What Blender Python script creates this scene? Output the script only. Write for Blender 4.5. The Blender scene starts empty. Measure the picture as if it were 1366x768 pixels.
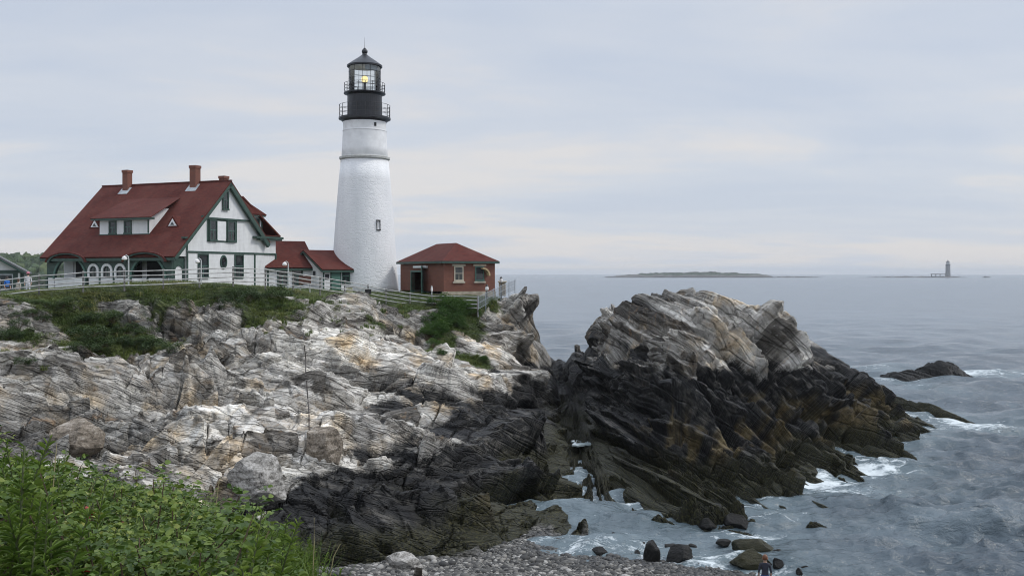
import bpy, bmesh, math, random
import numpy as np
from mathutils import Vector, Matrix

R = math.radians
random.seed(7)
scene = bpy.context.scene
col = scene.collection

# ------------------------------------------------------------------ camera
CAM_Z, FPX, CX, HY = 12.5, 1330.0, 683.0, 363.5
cam_d = bpy.data.cameras.new('camera')
cam = bpy.data.objects.new('camera', cam_d); col.objects.link(cam)
cam.location = (0, 0, CAM_Z); cam.rotation_euler = (R(90), 0, 0)
cam_d.sensor_width = 36; cam_d.lens = 36 * FPX / 1366
cam_d.shift_y = -(384 - HY) / 1366
cam_d.clip_start = 0.1; cam_d.clip_end = 40000
scene.camera = cam

# ------------------------------------------------------------------ sky and sun
SUN_EL, SUN_AZ = 46, 84            # degrees; azimuth clockwise from +Y (the view), so the light comes from the right
world = bpy.data.worlds.new('World'); scene.world = world; world.use_nodes = True
wn = world.node_tree.nodes; wl = world.node_tree.links
wn.clear()
w_out = wn.new('ShaderNodeOutputWorld'); w_bg = wn.new('ShaderNodeBackground')
w_bg.inputs['Strength'].default_value = 0.1
sky = wn.new('ShaderNodeTexSky'); sky.sky_type = 'NISHITA'; sky.sun_disc = False
sky.sun_elevation = R(SUN_EL); sky.sun_rotation = R(SUN_AZ)
sky.air_density = 1.0; sky.dust_density = 2.0; sky.ozone_density = 1.0
w_tc = wn.new('ShaderNodeTexCoord'); w_sep = wn.new('ShaderNodeSeparateXYZ')
wl.new(w_tc.outputs['Generated'], w_sep.inputs[0])
# cloud deck seen in perspective: direction / (height + c)
def wmath(op, a, b=None, clamp=False):
    n = wn.new('ShaderNodeMath'); n.operation = op; n.use_clamp = clamp
    for i, v in enumerate((a, b)):
        if v is None: continue
        if isinstance(v, (int, float)): n.inputs[i].default_value = v
        else: wl.new(v, n.inputs[i])
    return n.outputs[0]
zc = wmath('MAXIMUM', w_sep.outputs['Z'], 0.0)
den = wmath('ADD', zc, 0.10)
cxn = wmath('DIVIDE', w_sep.outputs['X'], den); cyn = wmath('DIVIDE', w_sep.outputs['Y'], den)
w_comb = wn.new('ShaderNodeCombineXYZ'); wl.new(cxn, w_comb.inputs[0]); wl.new(cyn, w_comb.inputs[1])
def wnoise(scale, detail, dist, off, stretch=(1, 1, 1)):
    mp = wn.new('ShaderNodeMapping'); mp.inputs['Location'].default_value = off; mp.inputs['Scale'].default_value = stretch
    wl.new(w_comb.outputs[0], mp.inputs['Vector'])
    n = wn.new('ShaderNodeTexNoise'); n.inputs['Scale'].default_value = scale; n.inputs['Detail'].default_value = detail
    n.inputs['Distortion'].default_value = dist; n.inputs['Roughness'].default_value = 0.55
    wl.new(mp.outputs[0], n.inputs['Vector']); return n.outputs['Fac']
n1 = wnoise(0.55, 6, 0.6, (3.1, 0.7, 0), (0.8, 1.0, 1))
n2 = wnoise(1.5, 5, 0.3, (1.0, 4.0, 2.0), (0.55, 1.2, 1))
nmix = wmath('ADD', wmath('MULTIPLY', n1, 0.7), wmath('MULTIPLY', n2, 0.3))
zo = wn.new('ShaderNodeMapRange'); zo.inputs['From Min'].default_value = 0.02; zo.inputs['From Max'].default_value = 0.27
zo.inputs['To Min'].default_value = 0.06; zo.inputs['To Max'].default_value = -0.06
wl.new(w_sep.outputs['Z'], zo.inputs['Value']); nmix = wmath('ADD', nmix, zo.outputs[0])
ramp = wn.new('ShaderNodeValToRGB')
ramp.color_ramp.elements[0].position = 0.41; ramp.color_ramp.elements[0].color = (5.45, 6.0, 7.0, 1)
ramp.color_ramp.elements[1].position = 0.62; ramp.color_ramp.elements[1].color = (7.1, 6.95, 7.0, 1)
e = ramp.color_ramp.elements.new(0.52); e.color = (6.0, 6.4, 7.15, 1)
wl.new(nmix, ramp.inputs[0])
# an overcast dome is brighter towards the zenith
zr = wn.new('ShaderNodeMapRange'); zr.inputs['From Min'].default_value = 0.25; zr.inputs['From Max'].default_value = 0.95
zr.inputs['To Min'].default_value = 1.0; zr.inputs['To Max'].default_value = 2.1
wl.new(w_sep.outputs['Z'], zr.inputs['Value'])
zm = wn.new('ShaderNodeVectorMath'); zm.operation = 'SCALE'
wl.new(ramp.outputs[0], zm.inputs[0]); wl.new(zr.outputs[0], zm.inputs['Scale'])
mixs = wn.new('ShaderNodeMix'); mixs.data_type = 'RGBA'; mixs.inputs['Factor'].default_value = 0.88
wl.new(sky.outputs[0], mixs.inputs[6]); wl.new(zm.outputs[0], mixs.inputs[7])
wl.new(mixs.outputs[2], w_bg.inputs['Color']); wl.new(w_bg.outputs[0], w_out.inputs[0])

sun_d = bpy.data.lights.new('sun', 'SUN'); sun_d.energy = 1.5; sun_d.angle = R(14); sun_d.color = (1.0, 0.96, 0.9)
sun = bpy.data.objects.new('sun', sun_d); col.objects.link(sun)
sd = Vector((math.sin(R(SUN_AZ)) * math.cos(R(SUN_EL)), math.cos(R(SUN_AZ)) * math.cos(R(SUN_EL)), math.sin(R(SUN_EL))))
sun.rotation_euler = (-sd).to_track_quat('-Z', 'Y').to_euler(); sun.location = sd * 100

vs = scene.view_settings
vs.view_transform = 'Standard'; vs.look = 'None'; vs.gamma = 1; vs.use_curve_mapping = False; vs.exposure = 0.14
scene.cycles.filter_width = 1.0
scene.cycles.max_bounces = 6; scene.cycles.diffuse_bounces = 3; scene.cycles.glossy_bounces = 3
scene.cycles.transparent_max_bounces = 8; scene.cycles.volume_bounces = 0

# ------------------------------------------------------------------ helpers
def W(px, py, Y):
    "the point seen at pixel (px, py) of the 1366 wide photograph at depth Y"
    return Vector(((px - CX) / FPX * Y, Y, CAM_Z - (py - HY) / FPX * Y))

def tag(o, label=None, cat=None, group=None, kind=None):
    if label: o['label'] = label
    if cat: o['category'] = cat
    if group: o['group'] = group
    if kind: o['kind'] = kind
    return o

def thing(name, loc, rz=0.0, label=None, cat=None, group=None):
    o = bpy.data.objects.new(name, None); col.objects.link(o)
    o.location = loc; o.rotation_euler = (0, 0, rz); o.empty_display_size = 0.3
    return tag(o, label, cat, group)

KIDS = {}
def link_child(o, parent):
    o.parent = parent; KIDS.setdefault(parent.name, []).append(o)
def copy_tree(o, parent=None):
    c = o.copy(); col.objects.link(c)
    if parent is not None: link_child(c, parent)
    for ch in list(KIDS.get(o.name, [])): copy_tree(ch, c)
    return c

class MB:
    "collects shapes and links them as one mesh object, with planar UVs in metres"
    def __init__(s): s.v = []; s.f = []; s.M = Matrix.Identity(4)
    def add(s, vs_, fs):
        n = len(s.v); s.v += [s.M @ Vector(p) for p in vs_]; s.f += [tuple(i + n for i in f) for f in fs]
        return s
    def box(s, x0, x1, y0, y1, z0, z1):
        return s.add([(x0,y0,z0),(x1,y0,z0),(x1,y1,z0),(x0,y1,z0),(x0,y0,z1),(x1,y0,z1),(x1,y1,z1),(x0,y1,z1)],
                     [(0,3,2,1),(4,5,6,7),(0,1,5,4),(1,2,6,5),(2,3,7,6),(3,0,4,7)])
    def slab(s, poly, t):
        "a flat polygon given thickness t below its own normal"
        p = [Vector(q) for q in poly]; n = (p[1]-p[0]).cross(p[2]-p[0]).normalized()
        if n.z < 0: p.reverse(); n = -n
        k = len(p)
        return s.add(p + [q - n*t for q in p], [tuple(range(k)), tuple(range(2*k-1, k-1, -1))] +
                     [(i, k+i, k+(i+1) % k, (i+1) % k) for i in range(k)])
    def prism(s, poly, d):
        "polygon (list of 3d points) extruded by vector d"
        k = len(poly); d = Vector(d); p = [Vector(q) for q in poly]
        return s.add(p + [q + d for q in p], [tuple(range(k-1, -1, -1)), tuple(range(k, 2*k))] +
                     [(i, (i+1) % k, k+(i+1) % k, k+i) for i in range(k)])
    def lathe(s, prof, n=32, c=(0,0,0), caps=True):
        vv = []; ff = []; m = len(prof)
        for r, z in prof:
            for i in range(n):
                a = 2*math.pi*i/n; vv.append((c[0]+r*math.cos(a), c[1]+r*math.sin(a), c[2]+z))
        for j in range(m-1):
            for i in range(n):
                ff.append((j*n+i, j*n+(i+1) % n, (j+1)*n+(i+1) % n, (j+1)*n+i))
        if caps:
            ff.append(tuple(range(n-1, -1, -1))); ff.append(tuple((m-1)*n+i for i in range(n)))
        return s.add(vv, ff)
    def tube(s, pts, r, n=6, r1=None):
        pts = [Vector(p) for p in pts]; vv = []; ff = []; m = len(pts)
        for j, p in enumerate(pts):
            t = (pts[min(j+1, m-1)] - pts[max(j-1, 0)]).normalized()
            a = t.cross(Vector((0,0,1))); a = Vector((1,0,0)) if a.length < 1e-3 else a.normalized(); b = t.cross(a)
            rr = r if r1 is None else r + (r1-r)*j/max(1, m-1)
            for i in range(n):
                an = 2*math.pi*i/n; vv.append(p + a*rr*math.cos(an) + b*rr*math.sin(an))
        for j in range(m-1):
            for i in range(n): ff.append((j*n+i, j*n+(i+1) % n, (j+1)*n+(i+1) % n, (j+1)*n+i))
        ff.append(tuple(range(n-1, -1, -1))); ff.append(tuple((m-1)*n+i for i in range(n)))
        return s.add(vv, ff)
    def ring(s, R0, z, r, n=40):
        return s.tube_loop([(R0*math.cos(2*math.pi*i/n), R0*math.sin(2*math.pi*i/n), z) for i in range(n)], r)
    def tube_loop(s, pts, r, n=5):
        pts = [Vector(p) for p in pts]; m = len(pts); vv = []; ff = []
        for j, p in enumerate(pts):
            t = (pts[(j+1) % m] - pts[j-1]).normalized(); a = t.cross(Vector((0,0,1))).normalized(); b = t.cross(a)
            for i in range(n):
                an = 2*math.pi*i/n; vv.append(p + a*r*math.cos(an) + b*r*math.sin(an))
        for j in range(m):
            for i in range(n): ff.append((j*n+i, j*n+(i+1) % n, ((j+1) % m)*n+(i+1) % n, ((j+1) % m)*n+i))
        return s.add(vv, ff)
    def sphere(s, c, r, n=12, sz=1.0):
        k = n//2; prof = [(max(1e-3, r*math.sin(math.pi*j/k)), -r*sz*math.cos(math.pi*j/k)) for j in range(k+1)]
        return s.lathe(prof, n, c)
    def build(s, name, mat, parent=None, smooth=False, bevel=0):
        me = bpy.data.meshes.new(name); me.from_pydata([tuple(p) for p in s.v], [], s.f)
        bm = bmesh.new(); bm.from_mesh(me); bmesh.ops.recalc_face_normals(bm, faces=bm.faces)
        if bevel: bmesh.ops.bevel(bm, geom=list(bm.edges), offset=bevel, segments=1, affect='EDGES', clamp_overlap=True)
        uv = bm.loops.layers.uv.new('uv')
        for f in bm.faces:
            n = f.normal
            t = Vector((-n.y, n.x, 0)); t = Vector((1,0,0)) if t.length < 0.05 else t.normalized(); b = n.cross(t)
            for l in f.loops: l[uv].uv = (l.vert.co.dot(t), l.vert.co.dot(b))
            f.smooth = smooth
        bm.to_mesh(me); bm.free()
        me.materials.append(mat)
        o = bpy.data.objects.new(name, me); col.objects.link(o)
        if parent is not None: link_child(o, parent)
        return o

def np_mesh(name, verts, tris, mat, parent=None, attrs=None, smooth=False, quads=None):
    "a big mesh straight from numpy arrays"
    me = bpy.data.meshes.new(name); nv = len(verts)
    me.vertices.add(nv); me.vertices.foreach_set('co', np.asarray(verts, np.float32).ravel())
    loops = []; starts = []; totals = []
    n = 0
    for arr in (tris, quads):
        if arr is None or len(arr) == 0: continue
        arr = np.asarray(arr, np.int32); k = arr.shape[1]
        loops.append(arr.ravel()); starts.append(n + np.arange(len(arr))*k); totals.append(np.full(len(arr), k)); n += arr.size
    loops = np.concatenate(loops).astype(np.int32); starts = np.concatenate(starts).astype(np.int32); totals = np.concatenate(totals).astype(np.int32)
    me.loops.add(len(loops)); me.loops.foreach_set('vertex_index', loops)
    me.polygons.add(len(starts)); me.polygons.foreach_set('loop_start', starts); me.polygons.foreach_set('loop_total', totals)
    me.update(calc_edges=True)
    me.polygons.foreach_set('use_smooth', np.full(len(starts), bool(smooth)))
    for k, a in (attrs or {}).items():
        at = me.attributes.new(k, 'FLOAT', 'POINT'); at.data.foreach_set('value', np.asarray(a, np.float32))
    me.materials.append(mat)
    o = bpy.data.objects.new(name, me); col.objects.link(o)
    if parent is not None: link_child(o, parent)
    return o

# ------------------------------------------------------------------ numpy noise
def h2(ix, iy, s):
    n = (ix.astype(np.int64)*374761393 + iy.astype(np.int64)*668265263 + s*974634777) & 0xffffffff
    n = ((n ^ (n >> 13))*1274126177) & 0xffffffff
    n = ((n ^ (n >> 16))*2246822519) & 0xffffffff
    n = n ^ (n >> 15)
    return ((n & 0xffffff)/float(0xffffff)).astype(np.float32)
def vnoise(x, y, s=0):
    ix = np.floor(x); iy = np.floor(y); fx = (x-ix).astype(np.float32); fy = (y-iy).astype(np.float32)
    ix = ix.astype(np.int64); iy = iy.astype(np.int64)
    ux = fx*fx*fx*(fx*(fx*6-15)+10); uy = fy*fy*fy*(fy*(fy*6-15)+10)
    a = h2(ix, iy, s); b = h2(ix+1, iy, s); c = h2(ix, iy+1, s); d = h2(ix+1, iy+1, s)
    return (a+(b-a)*ux + (c-a)*uy + (a-b-c+d)*ux*uy)*2-1
def fbm(x, y, s=0, o=4, g=0.5):
    t = 0; a = 1
    for k in range(o):
        t = t + a*vnoise(x, y, s+k*17); x = x*2.03+11.3; y = y*2.03+5.7; a *= g
    return t
def voronoi(x, y, s, jit=0.9):
    ix = np.floor(x).astype(np.int64); iy = np.floor(y).astype(np.int64)
    f1 = np.full(x.shape, 9.0, np.float32); f2 = f1.copy()
    r = [np.zeros(x.shape, np.float32) for _ in range(5)]
    for dx in (-1, 0, 1):
        for dy in (-1, 0, 1):
            cx = ix+dx; cy = iy+dy
            px = cx+0.5+jit*(h2(cx, cy, s)-0.5); py = cy+0.5+jit*(h2(cx, cy, s+1)-0.5)
            vx = (x-px).astype(np.float32); vy = (y-py).astype(np.float32); d = np.abs(vx)*0.6 + np.abs(vy)*0.6 + 0.4*np.sqrt(vx*vx+vy*vy)
            m = d < f1
            f2 = np.where(m, f1, np.minimum(f2, d)); f1 = np.where(m, d, f1)
            r[0] = np.where(m, h2(cx, cy, s+2), r[0]); r[1] = np.where(m, h2(cx, cy, s+3), r[1]); r[2] = np.where(m, h2(cx, cy, s+4), r[2])
            r[3] = np.where(m, vx, r[3]); r[4] = np.where(m, vy, r[4])
    return f1, f2, r
def sstep(a, b, x): t = np.clip((x-a)/(b-a), 0, 1); return t*t*(3-2*t)

# ------------------------------------------------------------------ node material helper
class NM:
    def __init__(s, name):
        s.m = bpy.data.materials.new(name); s.m.use_nodes = True; s.n = s.m.node_tree.nodes; s.l = s.m.node_tree.links
        s.b = s.n['Principled BSDF']; s.out = s.n['Material Output']
    def link(s, a, b): s.l.new(a, b)
    def set(s, **k):
        for a, v in k.items():
            a = a.replace('_', ' ')
            i = s.b.inputs[a]
            if hasattr(v, 'is_output'): s.l.new(v, i)
            elif isinstance(v, tuple): i.default_value = (*v, 1) if len(v) == 3 else v
            else: i.default_value = v
        return s
    def attr(s, name): n = s.n.new('ShaderNodeAttribute'); n.attribute_name = name; return n.outputs['Fac']
    def coord(s, which='Object'): return s.n.new('ShaderNodeTexCoord').outputs[which]
    def pos(s): return s.n.new('ShaderNodeNewGeometry').outputs['Position']
    def normal_z(s):
        g = s.n.new('ShaderNodeNewGeometry'); x = s.n.new('ShaderNodeSeparateXYZ'); s.l.new(g.outputs['Normal'], x.inputs[0]); return x.outputs['Z']
    def mapping(s, v, scale=(1,1,1), rot=(0,0,0), loc=(0,0,0)):
        n = s.n.new('ShaderNodeMapping'); s.l.new(v, n.inputs[0]); n.inputs['Scale'].default_value = scale; n.inputs['Rotation'].default_value = rot; n.inputs['Location'].default_value = loc
        return n.outputs[0]
    def noise(s, v, scale, detail=4, rough=0.55, dist=0.0):
        n = s.n.new('ShaderNodeTexNoise'); n.inputs['Scale'].default_value = scale; n.inputs['Detail'].default_value = detail
        n.inputs['Roughness'].default_value = rough; n.inputs['Distortion'].default_value = dist
        if v is not None: s.l.new(v, n.inputs['Vector'])
        return n.outputs['Fac']
    def voro(s, v, scale, feature='DISTANCE_TO_EDGE', out='Distance'):
        n = s.n.new('ShaderNodeTexVoronoi'); n.feature = feature; n.inputs['Scale'].default_value = scale; s.l.new(v, n.inputs['Vector']); return n.outputs[out]
    def math(s, op, a, b=0.0, clamp=False):
        n = s.n.new('ShaderNodeMath'); n.operation = op; n.use_clamp = clamp
        for i, v in enumerate((a, b)):
            if hasattr(v, 'is_output'): s.l.new(v, n.inputs[i])
            else: n.inputs[i].default_value = v
        return n.outputs[0]
    def rng(s, v, a, b, c=0.0, d=1.0):
        n = s.n.new('ShaderNodeMapRange'); s.l.new(v, n.inputs['Value'])
        for k, x in zip(('From Min', 'From Max', 'To Min', 'To Max'), (a, b, c, d)): n.inputs[k].default_value = x
        return n.outputs[0]
    def ramp(s, v, stops):
        n = s.n.new('ShaderNodeValToRGB'); els = n.color_ramp.elements
        while len(els) < len(stops): els.new(0.5)
        for e, (p, c) in zip(els, stops): e.position = p; e.color = (*c, 1)
        s.l.new(v, n.inputs[0]); return n.outputs[0]
    def mix(s, f, a, b, mode='MIX'):
        n = s.n.new('ShaderNodeMix'); n.data_type = 'RGBA'; n.blend_type = mode
        for i, v in ((0, f), (6, a), (7, b)):
            if hasattr(v, 'is_output'): s.l.new(v, n.inputs[i])
            elif isinstance(v, tuple): n.inputs[i].default_value = (*v, 1)
            else: n.inputs[i].default_value = v
        return n.outputs[2]
    def bump(s, h, strength=0.5, dist=0.1, normal=None):
        n = s.n.new('ShaderNodeBump'); n.inputs['Strength'].default_value = strength; n.inputs['Distance'].default_value = dist
        s.l.new(h, n.inputs['Height'])
        if normal is not None: s.l.new(normal, n.inputs['Normal'])
        return n.outputs[0]

def simple(name, c, rough=0.6, var=0.12, scale=3.0, metal=0.0, bump=0.0):
    m = NM(name); p = m.coord('Object'); f = m.noise(p, scale, 5)
    c2 = tuple(x*(1-var*2) for x in c); c3 = tuple(min(1, x*(1+var)) for x in c)
    m.set(Base_Color=m.ramp(f, [(0.3, c2), (0.7, c3)]), Roughness=rough, Metallic=metal)
    if bump: m.set(Normal=m.bump(m.noise(p, scale*6, 4), bump, 0.02))
    return m.m
# ================================================================== TERRAIN
# control points of the land, most of them read off the photograph with an estimated depth
CP = []
def cp(px, *lst):
    for py, Y in lst: CP.append(tuple(W(px, py, Y)))
def sea_pt(px, py, z=-0.5):
    Y = (CAM_Z - z)*FPX/(py - HY); CP.append(((px-CX)/FPX*Y, Y, z))
cp(-150, (402,64),(430,58),(500,50),(560,44),(600,40))
cp(0, (397,65),(430,60),(465,56),(500,52),(540,48),(580,44),(620,41))
cp(100, (391,66.5),(410,64.5),(440,62),(480,58.5),(520,54),(560,49.5),(600,45),(640,42))
cp(200, (386,68),(402,66.5),(436,65.3),(463,63),(480,60),(520,55),(560,50),(600,46),(650,42),(700,38))
cp(300, (382,71),(392,69.3),(432,68),(445,66),(470,62),(520,57),(560,51.5),(600,47.5),(650,43.5),(690,41.5))
cp(400, (386,79),(400,76),(425,71),(450,68),(480,64),(520,59),(560,54),(600,49.5),(650,45),(700,42),(740,40))
cp(500, (404,87),(420,81),(450,75),(480,70),(520,63.5),(560,57),(600,51.5),(650,46.5),(700,43),(735,41.5))
cp(600, (414,86.5),(430,84),(470,78),(500,72),(540,64),(580,57),(620,52),(660,48),(700,45),(738,43))
cp(660, (400,90),(430,87),(470,80),(510,73),(550,65),(600,56),(650,50),(690,47),(712,46))
cp(690, (391,93),(420,92),(450,87),(500,78),(560,68),(610,58))
cp(715, (415,96),(450,90),(500,80),(540,73),(580,66),(640,54))
cp(732, (455,97),(480,90),(520,81))
cp(744, (476,112),(486,105)); cp(750, (510,97)); cp(758, (545,86)); cp(771, (583,75.5)); cp(783, (615,66))
cp(760,(560,79)); cp(735,(668,53.5)); cp(760,(655,55.6)); cp(782,(645,57.5)); cp(800,(640,59)); cp(715,(690,50.5)); cp(750,(625,62)); cp(790,(622,64)); cp(770,(630,62)); cp(775,(610,67)); cp(765,(640,58)); cp(750,(600,66))
# the islet
cp(762,(463,99)); cp(775,(443,95)); cp(790,(419,91),(460,90),(500,88),(540,80)); cp(812,(408,87)); cp(830,(399,83)); cp(870,(394,81)); cp(930,(400,81)); cp(985,(408,80)); cp(960,(404,83),(412,77)); cp(850,(398,86)); cp(900,(398,86),(415,77)); cp(1003,(432,80))
cp(1050,(447,82)); cp(1075,(463,83)); cp(1100,(478,84)); cp(1150,(509,86)); cp(1185,(529,86)); cp(1230,(552,85)); cp(1268,(569,83)); cp(1015,(436,83),(425,92))
cp(812,(480,86),(540,78),(590,68),(640,60)); cp(850,(440,77),(500,72),(560,66),(610,60),(655,55.5))
cp(900,(440,74),(480,70),(530,65.5),(580,60),(630,55.5),(680,52.2)); cp(950,(440,74),(480,71),(530,67),(580,62),(640,56),(688,51.9))
cp(1000,(460,75),(510,71),(560,66),(610,60.5),(660,55.2)); cp(1050,(490,75),(540,70),(590,65),(632,60.5)); cp(1100,(520,77),(570,71),(606,67)); cp(1150,(550,77),(588,72.5)); cp(1185,(590,73)); cp(1200,(560,79)); cp(1240,(562,82))
for p in ((905,712),(985,716),(1060,656),(1120,636),(1205,624),(1215,590),(1250,592),(1300,572),(845,690),(820,668)): sea_pt(*p)
for p in ((8,108,-1.5),(15,103,-1.5),(22,101,-1.5),(30,100,-1.5),(37,97,-1.5)): CP.append(p)
# beach, sea bed, mouth of the gut
for p in ((720,722,0.0),(800,732,0.0),(900,754,0.0),(1020,778,0.0),(800,768,.35),(700,768,.7),(600,768,1.0),(500,768,1.5),(690,735,.25)): sea_pt(*p)
for p in ((760,712,-.7),(740,702,-.35),(900,722,-.7),(800,672,-.5),(850,712,-.8),(950,740,-.6),(1010,740,-.7)): sea_pt(*p)
CP += [(25,45,-2.5),(35,50,-2.8),(45,60,-3),(50,75,-3),(55,90,-3),(40,115,-3),(20,125,-3),(5,132,-2.5),(60,120,-3),(60,40,-3),(18,42,-1.2),(30,30,-1.8),(2,120,1.2)]
# the camera's own bank
CP += [(0,3,10.85),(-3,6,10.35),(-6,8,10.3),(-3,10,9.7),(0,8,9.9),(-10,8,10.4),(-8,16,7),(0,16,6),(8,12,6),(-20,20,7),(-5,26,3.4),(5,26,2.4),(-20,30,4.8),(-35,30,6.5),(-45,30,7.5),(12,30,1.1),(10,8,8.5),(20,14,3),(25,25,-.5),(-20,8,10.4),(15,2,9.5),(0,-5,11),(-20,-5,11),(20,-5,10)]
# the plateau with the buildings
CP += [(-42,85,9.9),(-45,75,10.2),(-50,100,10.0),(-40,95,10.9),(-55,90,9.8),(-33,76,11.15),(-25,80,11.25),(-20,88,11.1),(-28,90,11.1),(-36,93,11.1),(-30,110,11),(-12,95,10.55),(-15,103,10.4),(-5,97,10.25),(-5,105,10.1),(-2,101,10.1),(-0.5,94,9.7),
       (-50,112,10.2),(-10,115,8.5),(-60,70,10.5),(-30,132,9),(3.5,106,6),(3,114,2),(-5,127,0),(-60,50,8.8),(-60,38,7.5),(-80,60,9),(-80,100,9.5),(-20,99,10.9)]
CP = np.array(CP, np.float64)

def rbf_fit(P, smooth=0.02):
    n = len(P); d = np.hypot(P[:,None,0]-P[None,:,0], P[:,None,1]-P[None,:,1])
    A = np.zeros((n+1, n+1)); A[:n,:n] = d - np.eye(n)*smooth*5; A[:n,n] = 1; A[n,:n] = 1
    b = np.zeros(n+1); b[:n] = P[:,2]
    return np.linalg.solve(A, b)
RW = rbf_fit(CP)
GX0, GX1, GY0, GY1, GS = -84.0, 66.0, -8.0, 140.0, 0.25
gx = np.arange(GX0, GX1+1e-6, GS); gy = np.arange(GY0, GY1+1e-6, GS)
GXX, GYY = np.meshgrid(gx, gy)
BASE = np.full(GXX.shape, RW[-1])
for (x, y, z), w in zip(CP, RW[:-1]): BASE += w*np.hypot(GXX-x, GYY-y)
def blur(a, k=1):
    for _ in range(k):
        b = np.pad(a, 1, 'edge'); a = (b[:-2,1:-1]+b[2:,1:-1]+b[1:-1,:-2]+b[1:-1,2:]+2*a)/6
    return a
BASE = blur(BASE, 12)
# the narrow gut between headland and islet is cut down to its floor
_fl = np.interp(GYY, [56,58,61,66,75,86,97,105,112,118,126], [-.3,.2,.6,.8,1.1,1.6,2.7,3.1,3.0,1.8,-1.2]); _xc = np.interp(GYY, [56,66,75,86,97,112], [4.9,4.9,4.95,4.8,4.6,4.9])
_hw = np.interp(GYY, [56,66,80,97,112], [2.0,1.2,.9,.7,.7])
BASE = np.where(GYY > 63, np.minimum(BASE, _fl + np.maximum(0, np.abs(GXX-_xc)-_hw-.25)*2.8), BASE)
BASE = blur(BASE, 3)
def samp(G, x, y):
    fx = np.clip((x-GX0)/GS, 0, len(gx)-1.001); fy = np.clip((y-GY0)/GS, 0, len(gy)-1.001)
    ix = fx.astype(int); iy = fy.astype(int); tx = fx-ix; ty = fy-iy
    return (G[iy,ix]*(1-tx)+G[iy,ix+1]*tx)*(1-ty) + (G[iy+1,ix]*(1-tx)+G[iy+1,ix+1]*tx)*ty
GRY, GRX = np.gradient(blur(BASE, 30), GS)

# the grassy top: everything behind the cliff edge
EP = np.array([(-400,62),(-150,62.5),(0,63.6),(60,64.6),(166,66.1),(218,67),(300,67.6),(354,70.8),(391,74.8),(427,78.0),(460,81.2),(491,83.9),(547,85.4),(606,85.7),(638,85.6),(652,89),(672,97),(690,108),(760,125)], float)
# patches of plants on the cliff: world x, y, radius x, radius y, weight
def on_base(px, py):
    "first hit of the sight line through (px, py) with the base surface"
    Y = np.arange(20, 130, 0.1); X = (px-CX)/FPX*Y; Z = CAM_Z-(py-HY)/FPX*Y
    k = np.nonzero(samp(BASE, X, Y) > Z)[0]
    k = k[0] if len(k) else len(Y)-1
    return X[k], Y[k]
PATCH = []
for px, py, rx, ry, wt in ((150,455,2.6,2.0,1.0),(205,462,1.9,1.4,1.0),(110,470,1.5,1.0,.8),(60,415,4.0,1.6,.65),(20,440,2.5,1.5,.6),(130,420,2.0,1.4,.7),(340,402,3.0,2.6,1.0),(300,400,2.0,1.4,.7),
                           (590,450,1.3,2.6,1.0),(610,430,2.2,2.5,1.1),(632,482,1.6,1.5,.8),(585,470,1.2,2.0,.9),(480,408,4.0,1.2,.8),(420,415,2.0,1.2,.6),(530,416,3.0,1.0,.7),(230,400,3,1.0,.6),
                           (30,490,3.0,.8,.5),(90,495,2.0,.7,.5),(450,440,1.5,1.0,.45),(345,432,2.0,1.0,.7),(655,400,1.0,2.0,.7),(400,460,1.0,.8,.4),(440,470,1.2,.8,.3),(500,440,1.4,1.0,.5)):
    x, y = on_base(px, py); PATCH.append((x, y, rx, ry, wt))
def veg_mask(x, y):
    s = CX + FPX*x/np.maximum(y, 1)
    ye = np.interp(s, EP[:,0], EP[:,1])
    n = fbm(x/2.2, y/2.2, 5, 3)
    v = sstep(-0.8, 1.0, y - ye + n*1.3)
    for a, b, rx, ry, wt in PATCH:
        v = np.maximum(v, wt*1.25*np.exp(-(((x-a)/rx)**2 + ((y-b)/ry)**2)*0.9) + n*0.22*np.exp(-(((x-a)/rx)**2+((y-b)/ry)**2)*.4))
    near = sstep(12, 9, y + fbm(x/2, y/2, 9, 2)*1.0)
    return np.clip(np.maximum(v, near), 0, 1)

def blocks(u, v, lu, lv, seed):
    f1, f2, r = voronoi(u/lu, v/lv, seed)
    return f2-f1, r[0], r[1]-0.5, r[2]-0.5, r[3]*lu, r[4]*lv

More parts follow.
